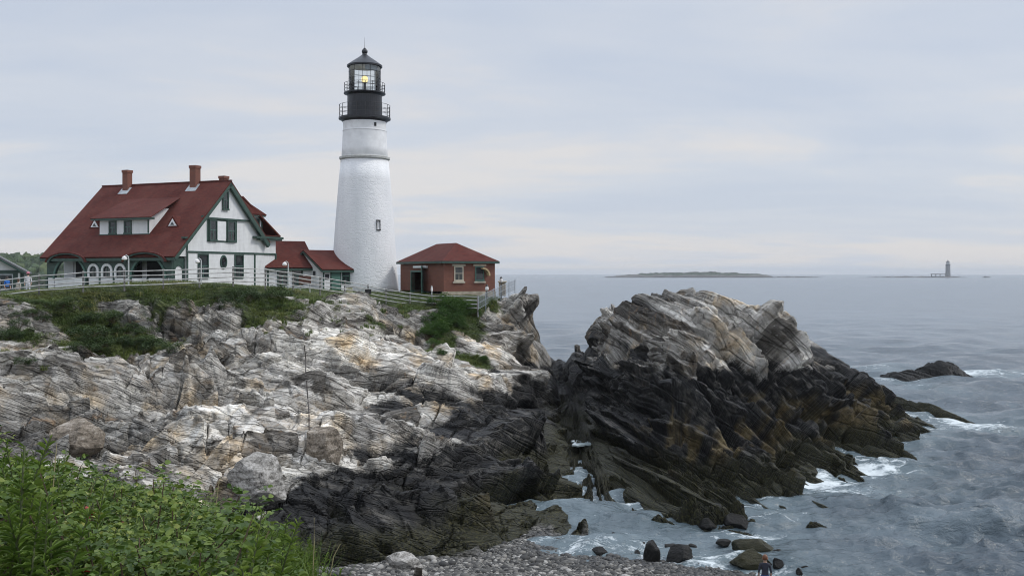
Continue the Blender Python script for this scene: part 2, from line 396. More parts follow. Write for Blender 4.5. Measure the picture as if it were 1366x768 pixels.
def rock(x, y, z, strike, bed, rough, seed):
    "bedded, jointed rock: offset along the surface normal, block tint, crack; beds are planes bed . p, joints cut across them"
    wx = fbm(x/13, y/13 + z/9, seed+1, 2)*1.0; wz = fbm(x/13+9, y/13 + z/9, seed+2, 2)*.8 + fbm(x/3+9, y/3 + z/3, seed+6, 2)*.08
    u = x*strike[0] + y*strike[1] + z*strike[2] + wx
    v = x*bed[0] + y*bed[1] + z*bed[2] + wz
    d = np.zeros(x.shape, np.float32); tint = d.copy(); crack = d.copy()
    for lu, lv, off, tilt, cw, cd, sd, sh in ((8.5,2.8,1.0,.17,.03,.5,11,.15),(3.4,1.15,.50,.20,.04,.30,23,-.25),(1.35,.46,.15,.22,.06,.14,37,.35),(.5,.17,.035,.22,.08,.04,51,-.1)):
        e, o, t1, t2, du, dv = blocks(u + v*sh, v, lu, lv, seed+sd)
        d += ((o-0.5)*2*off + (t1*du + t2*dv*1.6)*2*tilt).astype(np.float32)
        ck = sstep(cw*1.5, 0, e); d -= (ck*cd).astype(np.float32); crack = np.maximum(crack, ck*min(1, cd*5))
        tint += (o-0.5)*min(1.0, 0.5+off)
    # a few big joints across the beds
    e, o, t1, t2, du, dv = blocks(u*.8 + v*.6, v*.8 - u*.6, 5.2, 2.4, seed+91)
    d += ((o-0.5)*.5 + (t1*du+t2*dv)*.30).astype(np.float32)
    # ledges: each bed stands out at its upper edge and is cut back below
    for T, k, sd in ((1.5, .5, 3), (.46, .2, 4)):
        s_ = (v + d*.25 + fbm(u/4, v/4, seed+sd, 3)*.35*T)/T
        lay = np.floor(s_); f = s_-lay
        hard = h2(lay.astype(np.int64), np.zeros(lay.shape, np.int64), seed+sd)
        d += ((f**1.5-.4)*T*k*(.4+1.2*hard)).astype(np.float32); tint += (hard-.5)*.5*T**.3
    d += (fbm(u*2.2, v*4.4, seed+77, 4)*0.022).astype(np.float32)
    return d*rough, tint, crack, u, v

XCH = 4.8                              # the gut between headland and islet
QUAL = 1.2
def terrain_mesh():
    spx = np.arange(-330, 1330, 1.35/QUAL); s = (spx-CX)/FPX
    nr = int(1250*QUAL)
    Yf = np.linspace(20, 128, 900)
    X2 = s[:,None]*Yf[None,:]
    hb = samp(BASE, X2, Yf[None,:]+0*X2)
    slope = np.abs(np.gradient(hb, Yf, axis=1))
    dens = (slope+0.25)/Yf[None,:] + (CAM_Z-np.minimum(hb, 11.6))/Yf[None,:]**2*1.2
    dens = np.where(hb < -1.0, dens*0.25, dens)
    for _ in range(12):
        p = np.pad(dens, ((2,2),(2,2)), 'edge'); dens = (p[:-4,2:-2]+p[4:,2:-2]+p[2:-2,:-4]+p[2:-2,4:]+2*dens)/6
    cum = np.cumsum(dens, axis=1); cum = (cum-cum[:,:1])/(cum[:,-1:]-cum[:,:1])
    t = np.linspace(0, 1, nr)
    YY = np.stack([np.interp(t, cum[i], Yf) for i in range(len(s))])
    XX = s[:,None]*YY
    return XX, YY
XX, YY = terrain_mesh()
shape = XX.shape
x = XX.ravel(); y = YY.ravel()
z0 = samp(BASE, x, y)
veg = veg_mask(x, y)
wI = sstep(XCH-1.0, XCH+1.0, x)*sstep(47, 50.5, y)          # islet weight
beach = sstep(.5, -.5, y - np.interp(x, [-9,-6.2,-3.8,-1.4,.3,1.2,3,6,12], [33,38.5,41,42.7,45.5,48,47.5,48,48]) + fbm(x/1.2, y/1.2, 3, 2)*.35)*sstep(20, 26, y)
slab = np.exp(-(((x+2.5)/3.5)**2+((y-78)/8)**2)) + 0.7*np.exp(-(((x+9)/5)**2+((y-60)/5)**2))
rough = (1.0 - 0.9*sstep(.55, 1.0, veg)*sstep(60, 66, y) - .5*np.clip(slab, 0, 1))*(1-0.93*beach)
rough *= 1 - 0.9*sstep(14, 8, y)
rough *= 1 - .62*sstep(-2.2, .4, y - np.interp(CX+FPX*x/y, EP[:,0], EP[:,1]))*sstep(6, 0, x)
rough *= np.where(z0 < -0.5, 0.5, 1.0)
d = np.zeros(x.shape, np.float32); tint = d.copy(); crack = d.copy()
mH = wI < 0.999; mI = wI > 0.001
dh, th, ch, uh, vh_ = rock(x[mH], y[mH], z0[mH], (.96, -.2, .12), (.13, .38, .92), rough[mH], 100)
tI = sstep(14, 7.5, x[mI])
di, ti, ci, ui, vi_ = rock(x[mI], y[mI], z0[mI], (.42, .25, -.87), (.86, .22, .44), rough[mI]*1.12, 500)
bu = d.copy(); bv = d.copy()
for a, vh, vi in ((d, dh, di), (tint, th, ti), (crack, ch, ci), (bu, uh, ui), (bv, vh_, vi_)):
    a[mH] += vh*(1-wI[mH]); a[mI] += vi*wI[mI]
# big ledges: the rock stands out above these lines and is cut back under them
LEDGES = [(((125,460),(215,498),(330,553)),.75),(((165,424),(250,428),(335,430)),.9),(((50,456),(150,448)),.5),(((350,503),(420,528),(560,518)),.5),(((480,570),(640,556)),.45),(((560,548),(650,528),(728,520)),.5),
          (((395,428),(470,436),(560,448)),.55),(((385,622),(480,606),(575,600)),.5),(((420,684),(540,664),(665,640)),.7),(((0,520),(120,556)),.6),(((250,606),(330,590),(420,556)),.45),(((560,700),(655,676)),.6),(((500,640),(600,630),(700,600)),.5),
          (((845,436),(905,446),(965,436)),.6),(((872,524),(960,530),(1050,566)),.6),(((1000,452),(1075,520),(1150,566)),.55),(((815,470),(850,520),(862,590)),.5),(((910,596),(1000,590),(1100,596)),.45),(((1060,470),(1130,520),(1190,556)),.5)]
led = np.zeros(x.shape, np.float32)
for pts, A in LEDGES:
    w_ = [on_base(*p) for p in pts]
    for (ax, ay), (bx, by) in zip(w_[:-1], w_[1:]):
        tx, ty = bx-ax, by-ay; L_ = math.hypot(tx, ty)
        if L_ < .3 or L_ > 30: continue
        tx /= L_; ty /= L_; nx_, ny_ = -ty, tx                      # n points away from the camera
        if ny_ < 0: nx_, ny_ = -nx_, -ny_
        al = (x-ax)*tx+(y-ay)*ty; sd_ = (x-ax)*nx_+(y-ay)*ny_
        near_ = (al > -2) & (al < L_+2) & (np.abs(sd_) < 5)
        q = sd_[near_] + fbm(x[near_]/1.6, y[near_]/1.6, 301, 3)*.55; a_ = al[near_]
        e_ = sstep(-1.0, .4, a_)*sstep(L_+1.0, L_-.4, a_)
        led[near_] += (np.where(q > 0, np.exp(-q/2.2), -np.exp(q/1.5))*A*.75*e_).astype(np.float32)
d += np.clip(led*(1+.5*(1-wI)), -1.5, 1.2)*np.where(rough > .25, 1, .3)
def wide(a, k):
    a = a.reshape(shape).astype(np.float64)
    for ax in (0, 1):
        for _ in range(2):
            p_ = np.pad(a, [(k+1, k) if q == ax else (0, 0) for q in (0, 1)], 'edge'); c_ = np.cumsum(p_, axis=ax); n_ = a.shape[ax]
            a = (np.take(c_, range(2*k+1, 2*k+1+n_), ax)-np.take(c_, range(0, n_), ax))/(2*k+1)
    return a.ravel()
d -= (wide(d, 40)*(.35+.4*wI)).astype(np.float32)
gxs = samp(GRX, x, y); gys = samp(GRY, x, y); nl = np.sqrt(gxs**2 + gys**2 + 1)
NB = np.stack([-gxs/nl, -gys/nl, 1/nl], 1)
def cell_id(u, v, seed):
    ix = np.floor(u).astype(np.int64); iy = np.floor(v).astype(np.int64); best = np.full(u.shape, 9.0, np.float32); out = np.zeros(u.shape, np.int64)
    for dx in (-1, 0, 1):
        for dy in (-1, 0, 1):
            cx = ix+dx; cy = iy+dy
            q = np.abs(u-(cx+.5+.9*(h2(cx, cy, seed)-.5)))+np.abs(v-(cy+.5+.9*(h2(cx, cy, seed+1)-.5)))
            m_ = q < best; best = np.where(m_, q, best); out = np.where(m_, cx*100003+cy, out)
    return np.unique(out, return_inverse=True)[1].ravel()
def edge_of(k):
    "open joints along the borders of the blocks"
    g = k.reshape(shape); e_ = np.zeros(shape, np.float32)
    e_[:-1] += g[:-1] != g[1:]; e_[:,:-1] += g[:,:-1] != g[:,1:]
    return np.minimum(e_, 1).ravel()
def facet(d, lu, lv, ang, seed, blend, offs, tilt):
    "break the surface into flat faces: each joint block is replaced by the plane that fits it best"
    c, s_ = math.cos(ang), math.sin(ang)
    k = cell_id((bu*c+bv*s_)/lu, (bv*c-bu*s_)/lv, seed); n_ = k.max()+1
    P = np.stack([x, y, z0], 1) + NB*d[:,None]
    cnt = np.bincount(k, minlength=n_).astype(float)
    mu = np.stack([np.bincount(k, P[:,i], n_)/cnt for i in range(3)], 1); D_ = P-mu[k]
    C_ = np.empty((n_, 3, 3))
    for i in range(3):
        for j in range(i, 3): C_[:,i,j] = C_[:,j,i] = np.bincount(k, D_[:,i]*D_[:,j], n_)/cnt
    N_ = np.linalg.eigh(C_+np.eye(3)*1e-9)[1][:,:,0][k]
    dn = (NB*N_).sum(1); off = -(D_*N_).sum(1)/np.where(np.abs(dn) < .3, 9e9, dn)
    r_ = np.random.RandomState(seed); ro, ra, rb = (r_.rand(n_)[k]-.5 for _ in range(3))
    extra = ro*2*offs + np.clip(D_[:,0]*ra*2*tilt + (D_[:,1]*.5-D_[:,2])*rb*2*tilt, -lv*.6, lv*.6)
    return (d + np.clip(off, -.9*lv, .9*lv)*blend + extra*fb).astype(np.float32), r_.rand(n_)[k], edge_of(k)
fb = np.clip(rough, 0, 1)
hd = 1-wI
d, b1_, e1 = facet(d, 3.6, 1.8, .45, 701, fb*.6, .34+.22*hd, .24)
d, b2_, e2 = facet(d, 1.5, .75, -.3, 717, fb*.7, .16+.06*hd, .28)
d, b3_, e3 = facet(d, .62, .30, .2, 733, fb*.6, .05+.02*hd, .25)
blk = (.55*b1_ + .85*b2_ + .5*b3_)/1.9                     # each joint block weathers to its own tone
gut = np.exp(-((x-XCH+.4)/2.0)**2)*sstep(49, 53, y)
d *= (1-.6*sstep(7.8, 9.6, z0)*wI).astype(np.float32)
keepd = z0 > -1
d -= d[keepd].mean()*.9
d *= 1-.2*gut; d = np.where(gut > .35, np.clip(d, -.28-.3*sstep(1.5, 3, z0), .42), d); d = np.where((wI > .5) & (x < 8.6) & (z0 > 4.2), np.clip(d, -.5, .28), d)
def soft(a, k):
    a = a.reshape(shape)
    for _ in range(k):
        p_ = np.pad(a, 1, 'edge'); a = (p_[:-2,1:-1]+p_[2:,1:-1]+p_[1:-1,:-2]+p_[1:-1,2:]+2*a)/6
    return a.ravel()
gut_near = gut > .35
def median(a):
    a = a.reshape(shape); p_ = np.pad(a, 1, 'edge'); n0, n1_ = shape
    st_ = np.stack([p_[i:i+n0, j:j+n1_] for i in range(3) for j in range(3)]).astype(np.float32)
    return np.partition(st_, 4, axis=0)[4].ravel()
for _ in range(2): d = median(d)
d = d*.75 + soft(d, 1)*.25
jn = sstep(-.35, .25, fbm(x/2.5, y/2.5 + z0/2, 811, 3))      # joints open only here and there
d -= (soft(e1, 1)*.75*(.35+.65*jn) + soft(e2, 1)*.26*jn)*fb*np.where(gut_near, .4, 1)
tint = soft(median(tint), 2); blk = median(blk)
gxs = samp(GRX, x, y); gys = samp(GRY, x, y); nl = np.sqrt(gxs**2 + gys**2 + 1)
lat = np.minimum(1, 1.6/np.hypot(gxs, gys).clip(.01))
x2 = x - gxs/nl*d*lat; y2 = y - gys/nl*d*lat
z = z0 + d/nl*np.where(d > 0, .9, 1.0) + beach*fbm(x*1.3, y*1.3, 6, 3)*0.05
V = np.stack([x2, y2, z], 1)
ex, ey, ez = x2-x, y2-y, z-z0
bu = bu + (.96*ex - .2*ey + .12*ez)*(1-wI) + (.42*ex + .25*ey - .87*ez)*wI
bv = bv + (.13*ex + .38*ey + .92*ez)*(1-wI) + (.86*ex + .22*ey + .44*ez)*wI

# the finished surface as a grid too, to set things down on it
def height(px_, py_):
    "height of the finished rock at world x, y (nearest vertex in the fan)"
    s_ = px_/py_
    i = int(np.clip(round((CX + FPX*s_ + 330)/(1.35/QUAL)), 0, shape[0]-1)); j = int(np.clip(np.searchsorted(YY[i], py_), 0, shape[1]-1))
    return float(z.reshape(shape)[i, j])
Zg = z.reshape(shape)
def ground(px, py):
    "where the sight line through pixel (px, py) first meets the finished rock"
    i = int(np.clip(round((px + 330)/(1.35/QUAL)), 0, shape[0]-1))
    zz = CAM_Z - (py-HY)/FPX*YY[i]
    k = np.nonzero((Zg[i] > zz) & (YY[i] > 24))[0]
    k = k[0] if len(k) else shape[1]-1
    return Vector((XX[i,k], YY[i,k], Zg[i,k]))

ii, jj = np.meshgrid(np.arange(shape[0]-1), np.arange(shape[1]-1), indexing='ij')
ii = ii.ravel(); jj = jj.ravel(); nr_ = shape[1]
Q = np.stack([ii*nr_+jj, (ii+1)*nr_+jj, (ii+1)*nr_+jj+1, ii*nr_+jj+1], 1)
fx = x[Q[:,0]]; fy = y[Q[:,0]]
keep = z[Q].max(1) > -1.6
isI = (fx > XCH) & (fy > 49.5)
# zones of the shore (heights of the tide marks, not shade)
zl = 3.7 + 1.9*sstep(3.5, 9, x)*sstep(48, 52, y) + fbm(x/3.5, y/3.5, 71, 4)*.75 + fbm(x*.9, y*.9, 72, 3)*.35
_ax, _ay = on_base(650, 585); zl += 1.2*np.exp(-(((x-_ax)/4.5)**2+((y-_ay)/8)**2)) - 2.3*sstep(-7.5, -12, x)
zl += fbm(bu/4, bv/.9, 73, 4)*(.5+.7*wI)
wet = sstep(zl+1.1, zl-.7, z)
alg = sstep(.9, 1.5, z)*sstep(3.9, 2.6, z + fbm(x/2, y/2, 81, 3)*.7)*wI*sstep(7, 11, x) + .8*np.exp(-(((x+1.6)/1.0)**2+((y-46.5)/2.0)**2))*sstep(.3, 1.0, z)
alg = np.clip(alg*sstep(-.15, .45, fbm(x/1.3, y/1.3, 82, 3)), 0, 1)
weed = sstep(2.1, 1.0, z + fbm(x/1.8, y/1.8, 91, 3)*.5)*(1-beach)
slope_keep = np.clip(veg, 0, 1)
pale = np.zeros(x.shape)
for px, py, rx, ry, wt in ((450,500,7,7,1),(370,560,7,5,1),(300,640,6,4,.9),(560,500,5,7,.9),(680,460,3.5,9,1),(250,560,6,3,.6),(930,420,9,5,.9),(960,450,7,6,.8),(500,450,6,5,.7),(420,600,4,3,.9),(60,470,5,2,.5),(225,470,4,2,.5)):
    a_, b_ = on_base(px, py); pale = np.maximum(pale, wt*np.exp(-((x-a_)/rx)**2-((y-b_)/ry)**2))
pale = np.clip(pale + fbm(x/3, y/3, 205, 4)*.35 + fbm(bu/2, bv/.6, 206, 3)*.22, 0, 1)
attrs = dict(tint=tint, crack=crack, wet=wet, alg=alg, weed=weed, veg=slope_keep, beach=beach, bu=bu, bv=bv, pale=pale, blk=blk)

def rock_material():
    m = NM('sea_rock'); p = m.pos()
    tint_, crack_, wet_, alg_, weed_, veg_, beach_ = (m.attr(k) for k in ('tint','crack','wet','alg','weed','veg','beach'))
    big = m.noise(p, .35, 5, .6); med = m.noise(p, 1.6, 6, .65, .4); fine = m.noise(p, 9, 6, .7)
    streak = m.noise(m.mapping(p, (.5,.9,5.0), (R(9), R(-12), 0)), 1.3, 6, .7, .6)
    cuv = m.n.new('ShaderNodeCombineXYZ'); m.link(m.attr('bu'), cuv.inputs[0]); m.link(m.attr('bv'), cuv.inputs[1]); uvw = cuv.outputs[0]
    wob = m.n.new('ShaderNodeVectorMath'); wob.operation = 'ADD'; nn = m.n.new('ShaderNodeTexNoise'); nn.inputs['Scale'].default_value = 1.4; nn.inputs['Detail'].default_value = 5; m.link(uvw, nn.inputs['Vector'])
    sc_ = m.n.new('ShaderNodeVectorMath'); sc_.operation = 'SCALE'; sc_.inputs['Scale'].default_value = .15; m.link(nn.outputs['Color'], sc_.inputs[0]); m.link(uvw, wob.inputs[0]); m.link(sc_.outputs[0], wob.inputs[1]); wuv = wob.outputs[0]
    seam1 = m.rng(m.voro(m.mapping(wuv, (.34,1.25,1)), 1.0), 0, .035)
    seam2 = m.rng(m.voro(m.mapping(wuv, (.9,4.2,1), (0,0,.06)), 1.0), 0, .07)
    seam3 = m.rng(m.voro(m.mapping(wuv, (2.4,11.,1), (0,0,-.05)), 1.0), 0, .10)
    cell = m.n.new('ShaderNodeSeparateColor'); m.link(m.voro(m.mapping(wuv, (.9,4.2,1), (0,0,.06)), 1.0, 'F1', 'Color'), cell.inputs[0])
    layer = m.noise(m.mapping(wuv, (.22,2.2,1)), 1.0, 5, .62)
    base = m.ramp(m.math('ADD', m.math('MULTIPLY', med, .62), m.math('MULTIPLY', layer, .38)),
                  [(.30, (.11,.10,.088)), (.40, (.26,.245,.22)), (.50, (.42,.405,.375)), (.66, (.57,.555,.525))])
    base = m.mix(.55, base, m.mix(1.0, base, m.ramp(cell.outputs[0], [(0, (.35,.335,.32)), (.5, (1,1,1)), (1, (1.3,1.29,1.27))]), 'MULTIPLY'))
    warm = m.ramp(big, [(.52, (1,1,1)), (.68, (1.05,.86,.62))])
    base = m.mix(1.0, base, warm, 'MULTIPLY')
    tv = m.rng(tint_, -1.0, 1.0, .55, 1.35)
    cmb = m.n.new('ShaderNodeCombineXYZ'); [m.link(tv, cmb.inputs[k]) for k in range(3)]
    base = m.mix(1.0, base, cmb.outputs[0], 'MULTIPLY')
    base = m.mix(1.0, base, m.ramp(m.math('ADD', m.attr('blk'), m.math('MULTIPLY', m.math('SUBTRACT', fine, .5), .12)), [(.24, (.24,.23,.22)), (.33, (.60,.59,.57)), (.46, (1.0,1.0,1.0)), (.75, (1.22,1.22,1.2))]), 'MULTIPLY')
    pv = m.rng(m.attr('pale'), .05, .85, .68, 1.45); pc = m.n.new('ShaderNodeCombineXYZ'); [m.link(pv, pc.inputs[k]) for k in range(3)]
    base = m.mix(1.0, base, pc.outputs[0], 'MULTIPLY')
    rust = m.rng(m.noise(p, .8, 4, .6, 1.0), .60, .72)
    base = m.mix(m.math('MULTIPLY', rust, .55), base, (.30,.19,.10))
    spots = m.rng(m.noise(p, 2.7, 7, .75, .8), .56, .66)
    base = m.mix(m.math('MULTIPLY', spots, .75), base, (.055,.05,.047))
    lich = m.rng(m.noise(p, 5.5, 5, .7), .60, .68)
    base = m.mix(m.math('MULTIPLY', lich, .35), base, (.62,.61,.58))
    seam = m.math('MULTIPLY', seam1, m.rng(seam2, 0, 1, .60, 1))
    base = m.mix(m.rng(seam, 0, 1, .50, 1), (.040,.036,.032), base)
    dark = m.ramp(m.math('ADD', m.math('MULTIPLY', med, .5), m.math('MULTIPLY', layer, .5)), [(.38, (.005,.005,.006)), (.52, (.018,.018,.018)), (.66, (.115,.108,.096))])
    dark = m.mix(1.0, dark, cmb.outputs[0], 'MULTIPLY')
    wetn = m.math('ADD', wet_, m.math('MULTIPLY', m.math('SUBTRACT', fine, .5), .9), True)
    wetn = m.rng(wetn, .3, .7)
    c = m.mix(wetn, base, dark)
    ochre = m.ramp(med, [(.35, (.03,.022,.010)), (.5, (.12,.088,.036)), (.68, (.24,.19,.095))])
    c = m.mix(m.math('MULTIPLY', alg_, .8), c, ochre)
    wd = m.ramp(fine, [(.38, (.007,.008,.005)), (.52, (.024,.025,.009)), (.64, (.075,.068,.024))])
    c = m.mix(m.math('MULTIPLY', weed_, .85), c, wd)
    soil = m.ramp(med, [(.35, (.018,.024,.009)), (.5, (.045,.062,.020)), (.68, (.10,.11,.038))])
    vn = m.rng(m.math('ADD', veg_, m.math('MULTIPLY', m.math('SUBTRACT', med, .5), .9)), .45, .62)
    c = m.mix(vn, c, soil)
    shing = m.ramp(m.voro(p, 9, 'F1', 'Color'), [(.2, (.05,.05,.05)), (.5, (.14,.135,.125)), (.8, (.26,.25,.24))])
    c = m.mix(beach_, c, shing)
    rough_ = m.mix(wetn, (.88,.88,.88), (.60,.60,.60))
    hb = m.math('ADD', m.math('MULTIPLY', layer, .5), m.math('MULTIPLY', fine, .4))
    b1 = m.bump(hb, .55, .12)
    cr = m.rng(m.voro(m.mapping(p, (1.1,1.1,2.6), (R(14), R(-9), R(24))), 1.9), 0, .06)
    b2 = m.bump(m.math('ADD', m.math('MULTIPLY', seam1, 2.0), m.math('ADD', seam2, m.math('MULTIPLY', seam3, .25))), .8, .09, m.bump(cr, .35, .05, b1))
    m.set(Base_Color=c, Roughness=rough_, Normal=b2, Specular_IOR_Level=.25)
    return m.m
M_ROCK = rock_material()

def part_mesh(name, sel):
    q = Q[sel]; used = np.unique(q); mp = np.zeros(len(x), np.int32); mp[used] = np.arange(len(used))
    o = np_mesh(name, V[used], None, M_ROCK, attrs={k: a[used] for k, a in attrs.items()}, quads=mp[q])
    return o
tag(part_mesh('headland_terrain', keep & ~isI), 'pale broken rock headland rising to a grassy top, black below the tide mark', 'headland', kind='structure')
tag(part_mesh('islet_terrain', keep & isI), 'steep rocky islet across the gut, pale on top, ochre and black below', 'islet', kind='structure')

# coarse ground all round (what a step to the side would show): the bank under the camera and behind the buildings
def coarse():
    xs = np.arange(-84, 66.1, 1.0); ys = np.arange(-8, 24.1, 1.0)
    xx, yy = np.meshgrid(xs, ys, indexing='ij'); zz = samp(BASE, xx, yy) + fbm(xx/3, yy/3, 4, 3)*.12
    edge = yy > 20.5
    zz = np.where(edge, zz-0.5, zz)
    v = np.stack([xx.ravel(), yy.ravel(), zz.ravel()], 1); n0, n1_ = xx.shape
    i, j = np.meshgrid(np.arange(n0-1), np.arange(n1_-1), indexing='ij'); i = i.ravel(); j = j.ravel()
    q = np.stack([i*n1_+j, (i+1)*n1_+j, (i+1)*n1_+j+1, i*n1_+j+1], 1)
    q = q[v[q][:,:,2].max(1) > -1.6]
    vg = veg_mask(v[:,0], v[:,1]); zero = np.zeros(len(v))
    np_mesh('bank_terrain', v, None, M_ROCK, quads=q, smooth=True, attrs=dict(tint=zero, crack=zero, wet=sstep(3.5, 2, v[:,2]), alg=zero, weed=zero, veg=vg, beach=zero, bu=v[:,0], bv=v[:,1], pale=zero, blk=zero+.5))
tag(coarse() or bpy.data.objects['bank_terrain'], 'grassy bank at the near edge of the cove', 'bank', kind='structure')

# ================================================================== SEA
def sea_material():
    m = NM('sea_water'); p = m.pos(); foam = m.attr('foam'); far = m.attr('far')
    w1 = m.noise(m.mapping(p, (.55,1.0,1), (0,0,R(12))), .55, 5, .55, .3)
    w2 = m.noise(m.mapping(p, (.6,1.0,1), (0,0,R(-18))), 2.2, 5, .6, .3)
    w3 = m.noise(m.mapping(p, (.35,1.0,1), (0,0,R(8))), .09, 6, .6, .3)
    near_b = m.math('ADD', m.math('MULTIPLY', w1, .6), m.math('MULTIPLY', w2, .42))
    b1 = m.bump(near_b, .9, .55); w4 = m.noise(m.mapping(p, (.35,1.0,1), (0,0,R(-6))), .32, 5, .65, .3)
    b2 = m.bump(m.math('ADD', w3, m.math('MULTIPLY', w4, m.math('MULTIPLY', far, .75))), .55, 2.2, b1)
    pat = m.math('ADD', m.math('MULTIPLY', m.noise(m.mapping(p, (.5,1,1)), .25, 4, .6, .5), .5), m.math('ADD', m.math('MULTIPLY', m.noise(m.mapping(p, (.6,.5,1)), .05, 6, .75, .4), .3), m.math('MULTIPLY', m.noise(m.mapping(p, (1.6,.45,1)), .018, 7, .8, .3), .2)))
    base = m.ramp(pat, [(.40, (.032,.048,.062)), (.60, (.10,.128,.152))])
    f1 = m.noise(m.mapping(p, (.55,1.1,1), (0,0,R(15))), 1.1, 7, .72, 1.2)
    f2 = m.noise(p, 5, 5, .7, .6)
    ff = m.math('ADD', m.math('MULTIPLY', f1, .75), m.math('MULTIPLY', f2, .25))
    thr = m.rng(foam, 0, 1, .86, .36)
    fm = m.rng(m.math('SUBTRACT', ff, thr), -.03, .09)
    fm = m.math('MULTIPLY', fm, m.rng(foam, 0.02, .2))
    c = m.mix(fm, base, (.78,.82,.84))
    c = m.mix(m.math('MULTIPLY', far, .75), c, m.mix(.6, c, (.26,.30,.34)))  # distant water painted paler, standing in for reflected sky brightness
    milk = m.math('MULTIPLY', foam, .35)
    c = m.mix(milk, c, (.30,.40,.42))
    m.set(Base_Color=c, Roughness=m.math('MAXIMUM', m.rng(fm, 0, 1, .14, .8), m.rng(far, 0, 1, .14, .25)), IOR=1.333, Normal=b2)
    return m.m
def sea():
    spx = np.concatenate([np.arange(-2600, -60, 60), np.arange(-60, 1430, 2.2), np.arange(1430, 4200, 60)])
    py = np.concatenate([np.arange(860, 371, -1.25)])
    Yn = CAM_Z*FPX/(py-HY)
    Yn = np.concatenate([[10, 20], Yn[Yn > 21], np.geomspace(Yn[-1]*1.05, 15500, 60)])
    Yn = np.unique(Yn)
    s = (spx-CX)/FPX
    xx = s[:,None]*Yn[None,:]; yy = np.broadcast_to(Yn, xx.shape).copy()
    x_, y_ = xx.ravel(), yy.ravel()
    rr = np.hypot(x_, y_)
    zz = np.zeros(x_.shape)
    rng = np.random.RandomState(3)
    dy_row = np.broadcast_to(np.gradient(Yn), xx.shape).ravel()
    for k in range(46):
        lam = 0.7*1.11**k if k < 34 else 0.9+0.25*(k-34)
        a = 0.055*lam**.8*(0.45 if lam > 8 else 1); th = R(-75)+rng.normal()*.65
        ph = rng.rand()*6.28
        amp = a*sstep(2.0, 4.5, lam/dy_row)
        arg = (x_*math.cos(th)+y_*math.sin(th))*6.2832/lam + ph + fbm(x_/14, y_/14, k, 2)*.9
        zz += amp*(1-np.abs(np.sin(arg*.5))*2+.27)*.5 if lam < 5 else amp*np.sin(arg)*.5
    zb = np.where((x_ > GX0) & (x_ < GX1) & (y_ < GY1) & (y_ > GY0), samp(BASE, x_, y_), -4)
    inside = (x_ > GX0) & (x_ < GX1) & (y_ < GY1) & (y_ > GY0)
    shal = sstep(-2.6, -.3, zb)*inside
    zz *= 1-.45*shal
    foam = sstep(-1.5, -.05, zb)*.62*inside
    for px, py_, rx, ry, wt in ((1085,640,4,3,1.0),(1150,625,4.5,3,.95),(1300,566,4.5,4,1.0),(1190,612,2.5,3,.85),(1110,655,6,2.5,.7),(1225,520,5,5,.6),(1290,500,9,6,.85),(1335,498,8,4,.75),(1200,505,6,5,.7),(1165,492,5,7,.6),(1230,560,2.5,2.5,.7),(1215,590,3,2,.7),(1010,715,3,2.0,.8),(1040,690,3,2.5,.6),
                              (780,690,4,3.5,.50),(860,705,4,3,.45),(900,748,4,1.6,.75),(960,748,3,1.5,.8),(1000,760,3,1.3,.75),(1140,640,9,7,.42),(1250,700,8,3,.3),(760,716,3,1.3,.6),(815,660,2.5,2.5,.5),(1335,560,6,4,.35),(1100,700,6,3,.3)):
        Y = CAM_Z*FPX/(py_-HY); X = (px-CX)/FPX*Y
        foam = np.maximum(foam, wt*np.exp(-(((x_-X)/rx)**2+((y_-Y)/ry)**2)))
    caps = sstep(.35, .75, fbm(x_/3.2, y_/1.6, 7, 4))*sstep(-.1, .5, fbm(x_/26, y_/22, 13, 3))*sstep(400, 60, rr)*.34
    foam = np.clip(np.maximum(foam, caps), 0, 1)
    zz = zz - rr**2/(2*6.371e6)
    v = np.stack([x_, y_, zz], 1); n0, n1_ = xx.shape
    i, j = np.meshgrid(np.arange(n0-1), np.arange(n1_-1), indexing='ij'); i = i.ravel(); j = j.ravel()
    q = np.stack([i*n1_+j, (i+1)*n1_+j, (i+1)*n1_+j+1, i*n1_+j+1], 1)
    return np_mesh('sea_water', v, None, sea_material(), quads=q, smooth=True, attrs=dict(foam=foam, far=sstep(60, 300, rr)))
tag(sea(), 'grey green sea with foam breaking along the rocks', 'sea', kind='structure')

# ================================================================== FAR LAND
def heightland(name, cx, cy, lx, ly, hf, mat, nx=160, ny=30, rz=0.0):
    u = np.linspace(-1, 1, nx); w = np.linspace(-1, 1, ny); uu, ww = np.meshgrid(u, w, indexing='ij')
    zz = hf(uu, ww)
    v = np.stack([(cx+uu*lx).ravel(), (cy+ww*ly).ravel(), zz.ravel()], 1)
    i, j = np.meshgrid(np.arange(nx-1), np.arange(ny-1), indexing='ij'); i = i.ravel(); j = j.ravel()
    q = np.stack([i*ny+j, (i+1)*ny+j, (i+1)*ny+j+1, i*ny+j+1], 1)
    return np_mesh(name, v, None, mat, quads=q, attrs=dict(h=zz.ravel()))
def far_mat():
    m = NM('far_island'); h = m.attr('h'); p = m.pos()
    n = m.noise(p, .03, 5, .6)
    c = m.ramp(m.math('ADD', m.math('MULTIPLY', h, .04), m.math('MULTIPLY', n, .5)), [(.22, (.03,.035,.04)), (.42, (.12,.115,.11)), (.55, (.03,.05,.03)), (.9, (.018,.032,.02))])
    m.set(Base_Color=c, Roughness=.9); return m.m
M_FAR = far_mat()
FD = 2600.0; FZ = -FD**2/(2*6.371e6)
def fpx(px): return (px-CX)/FPX*FD
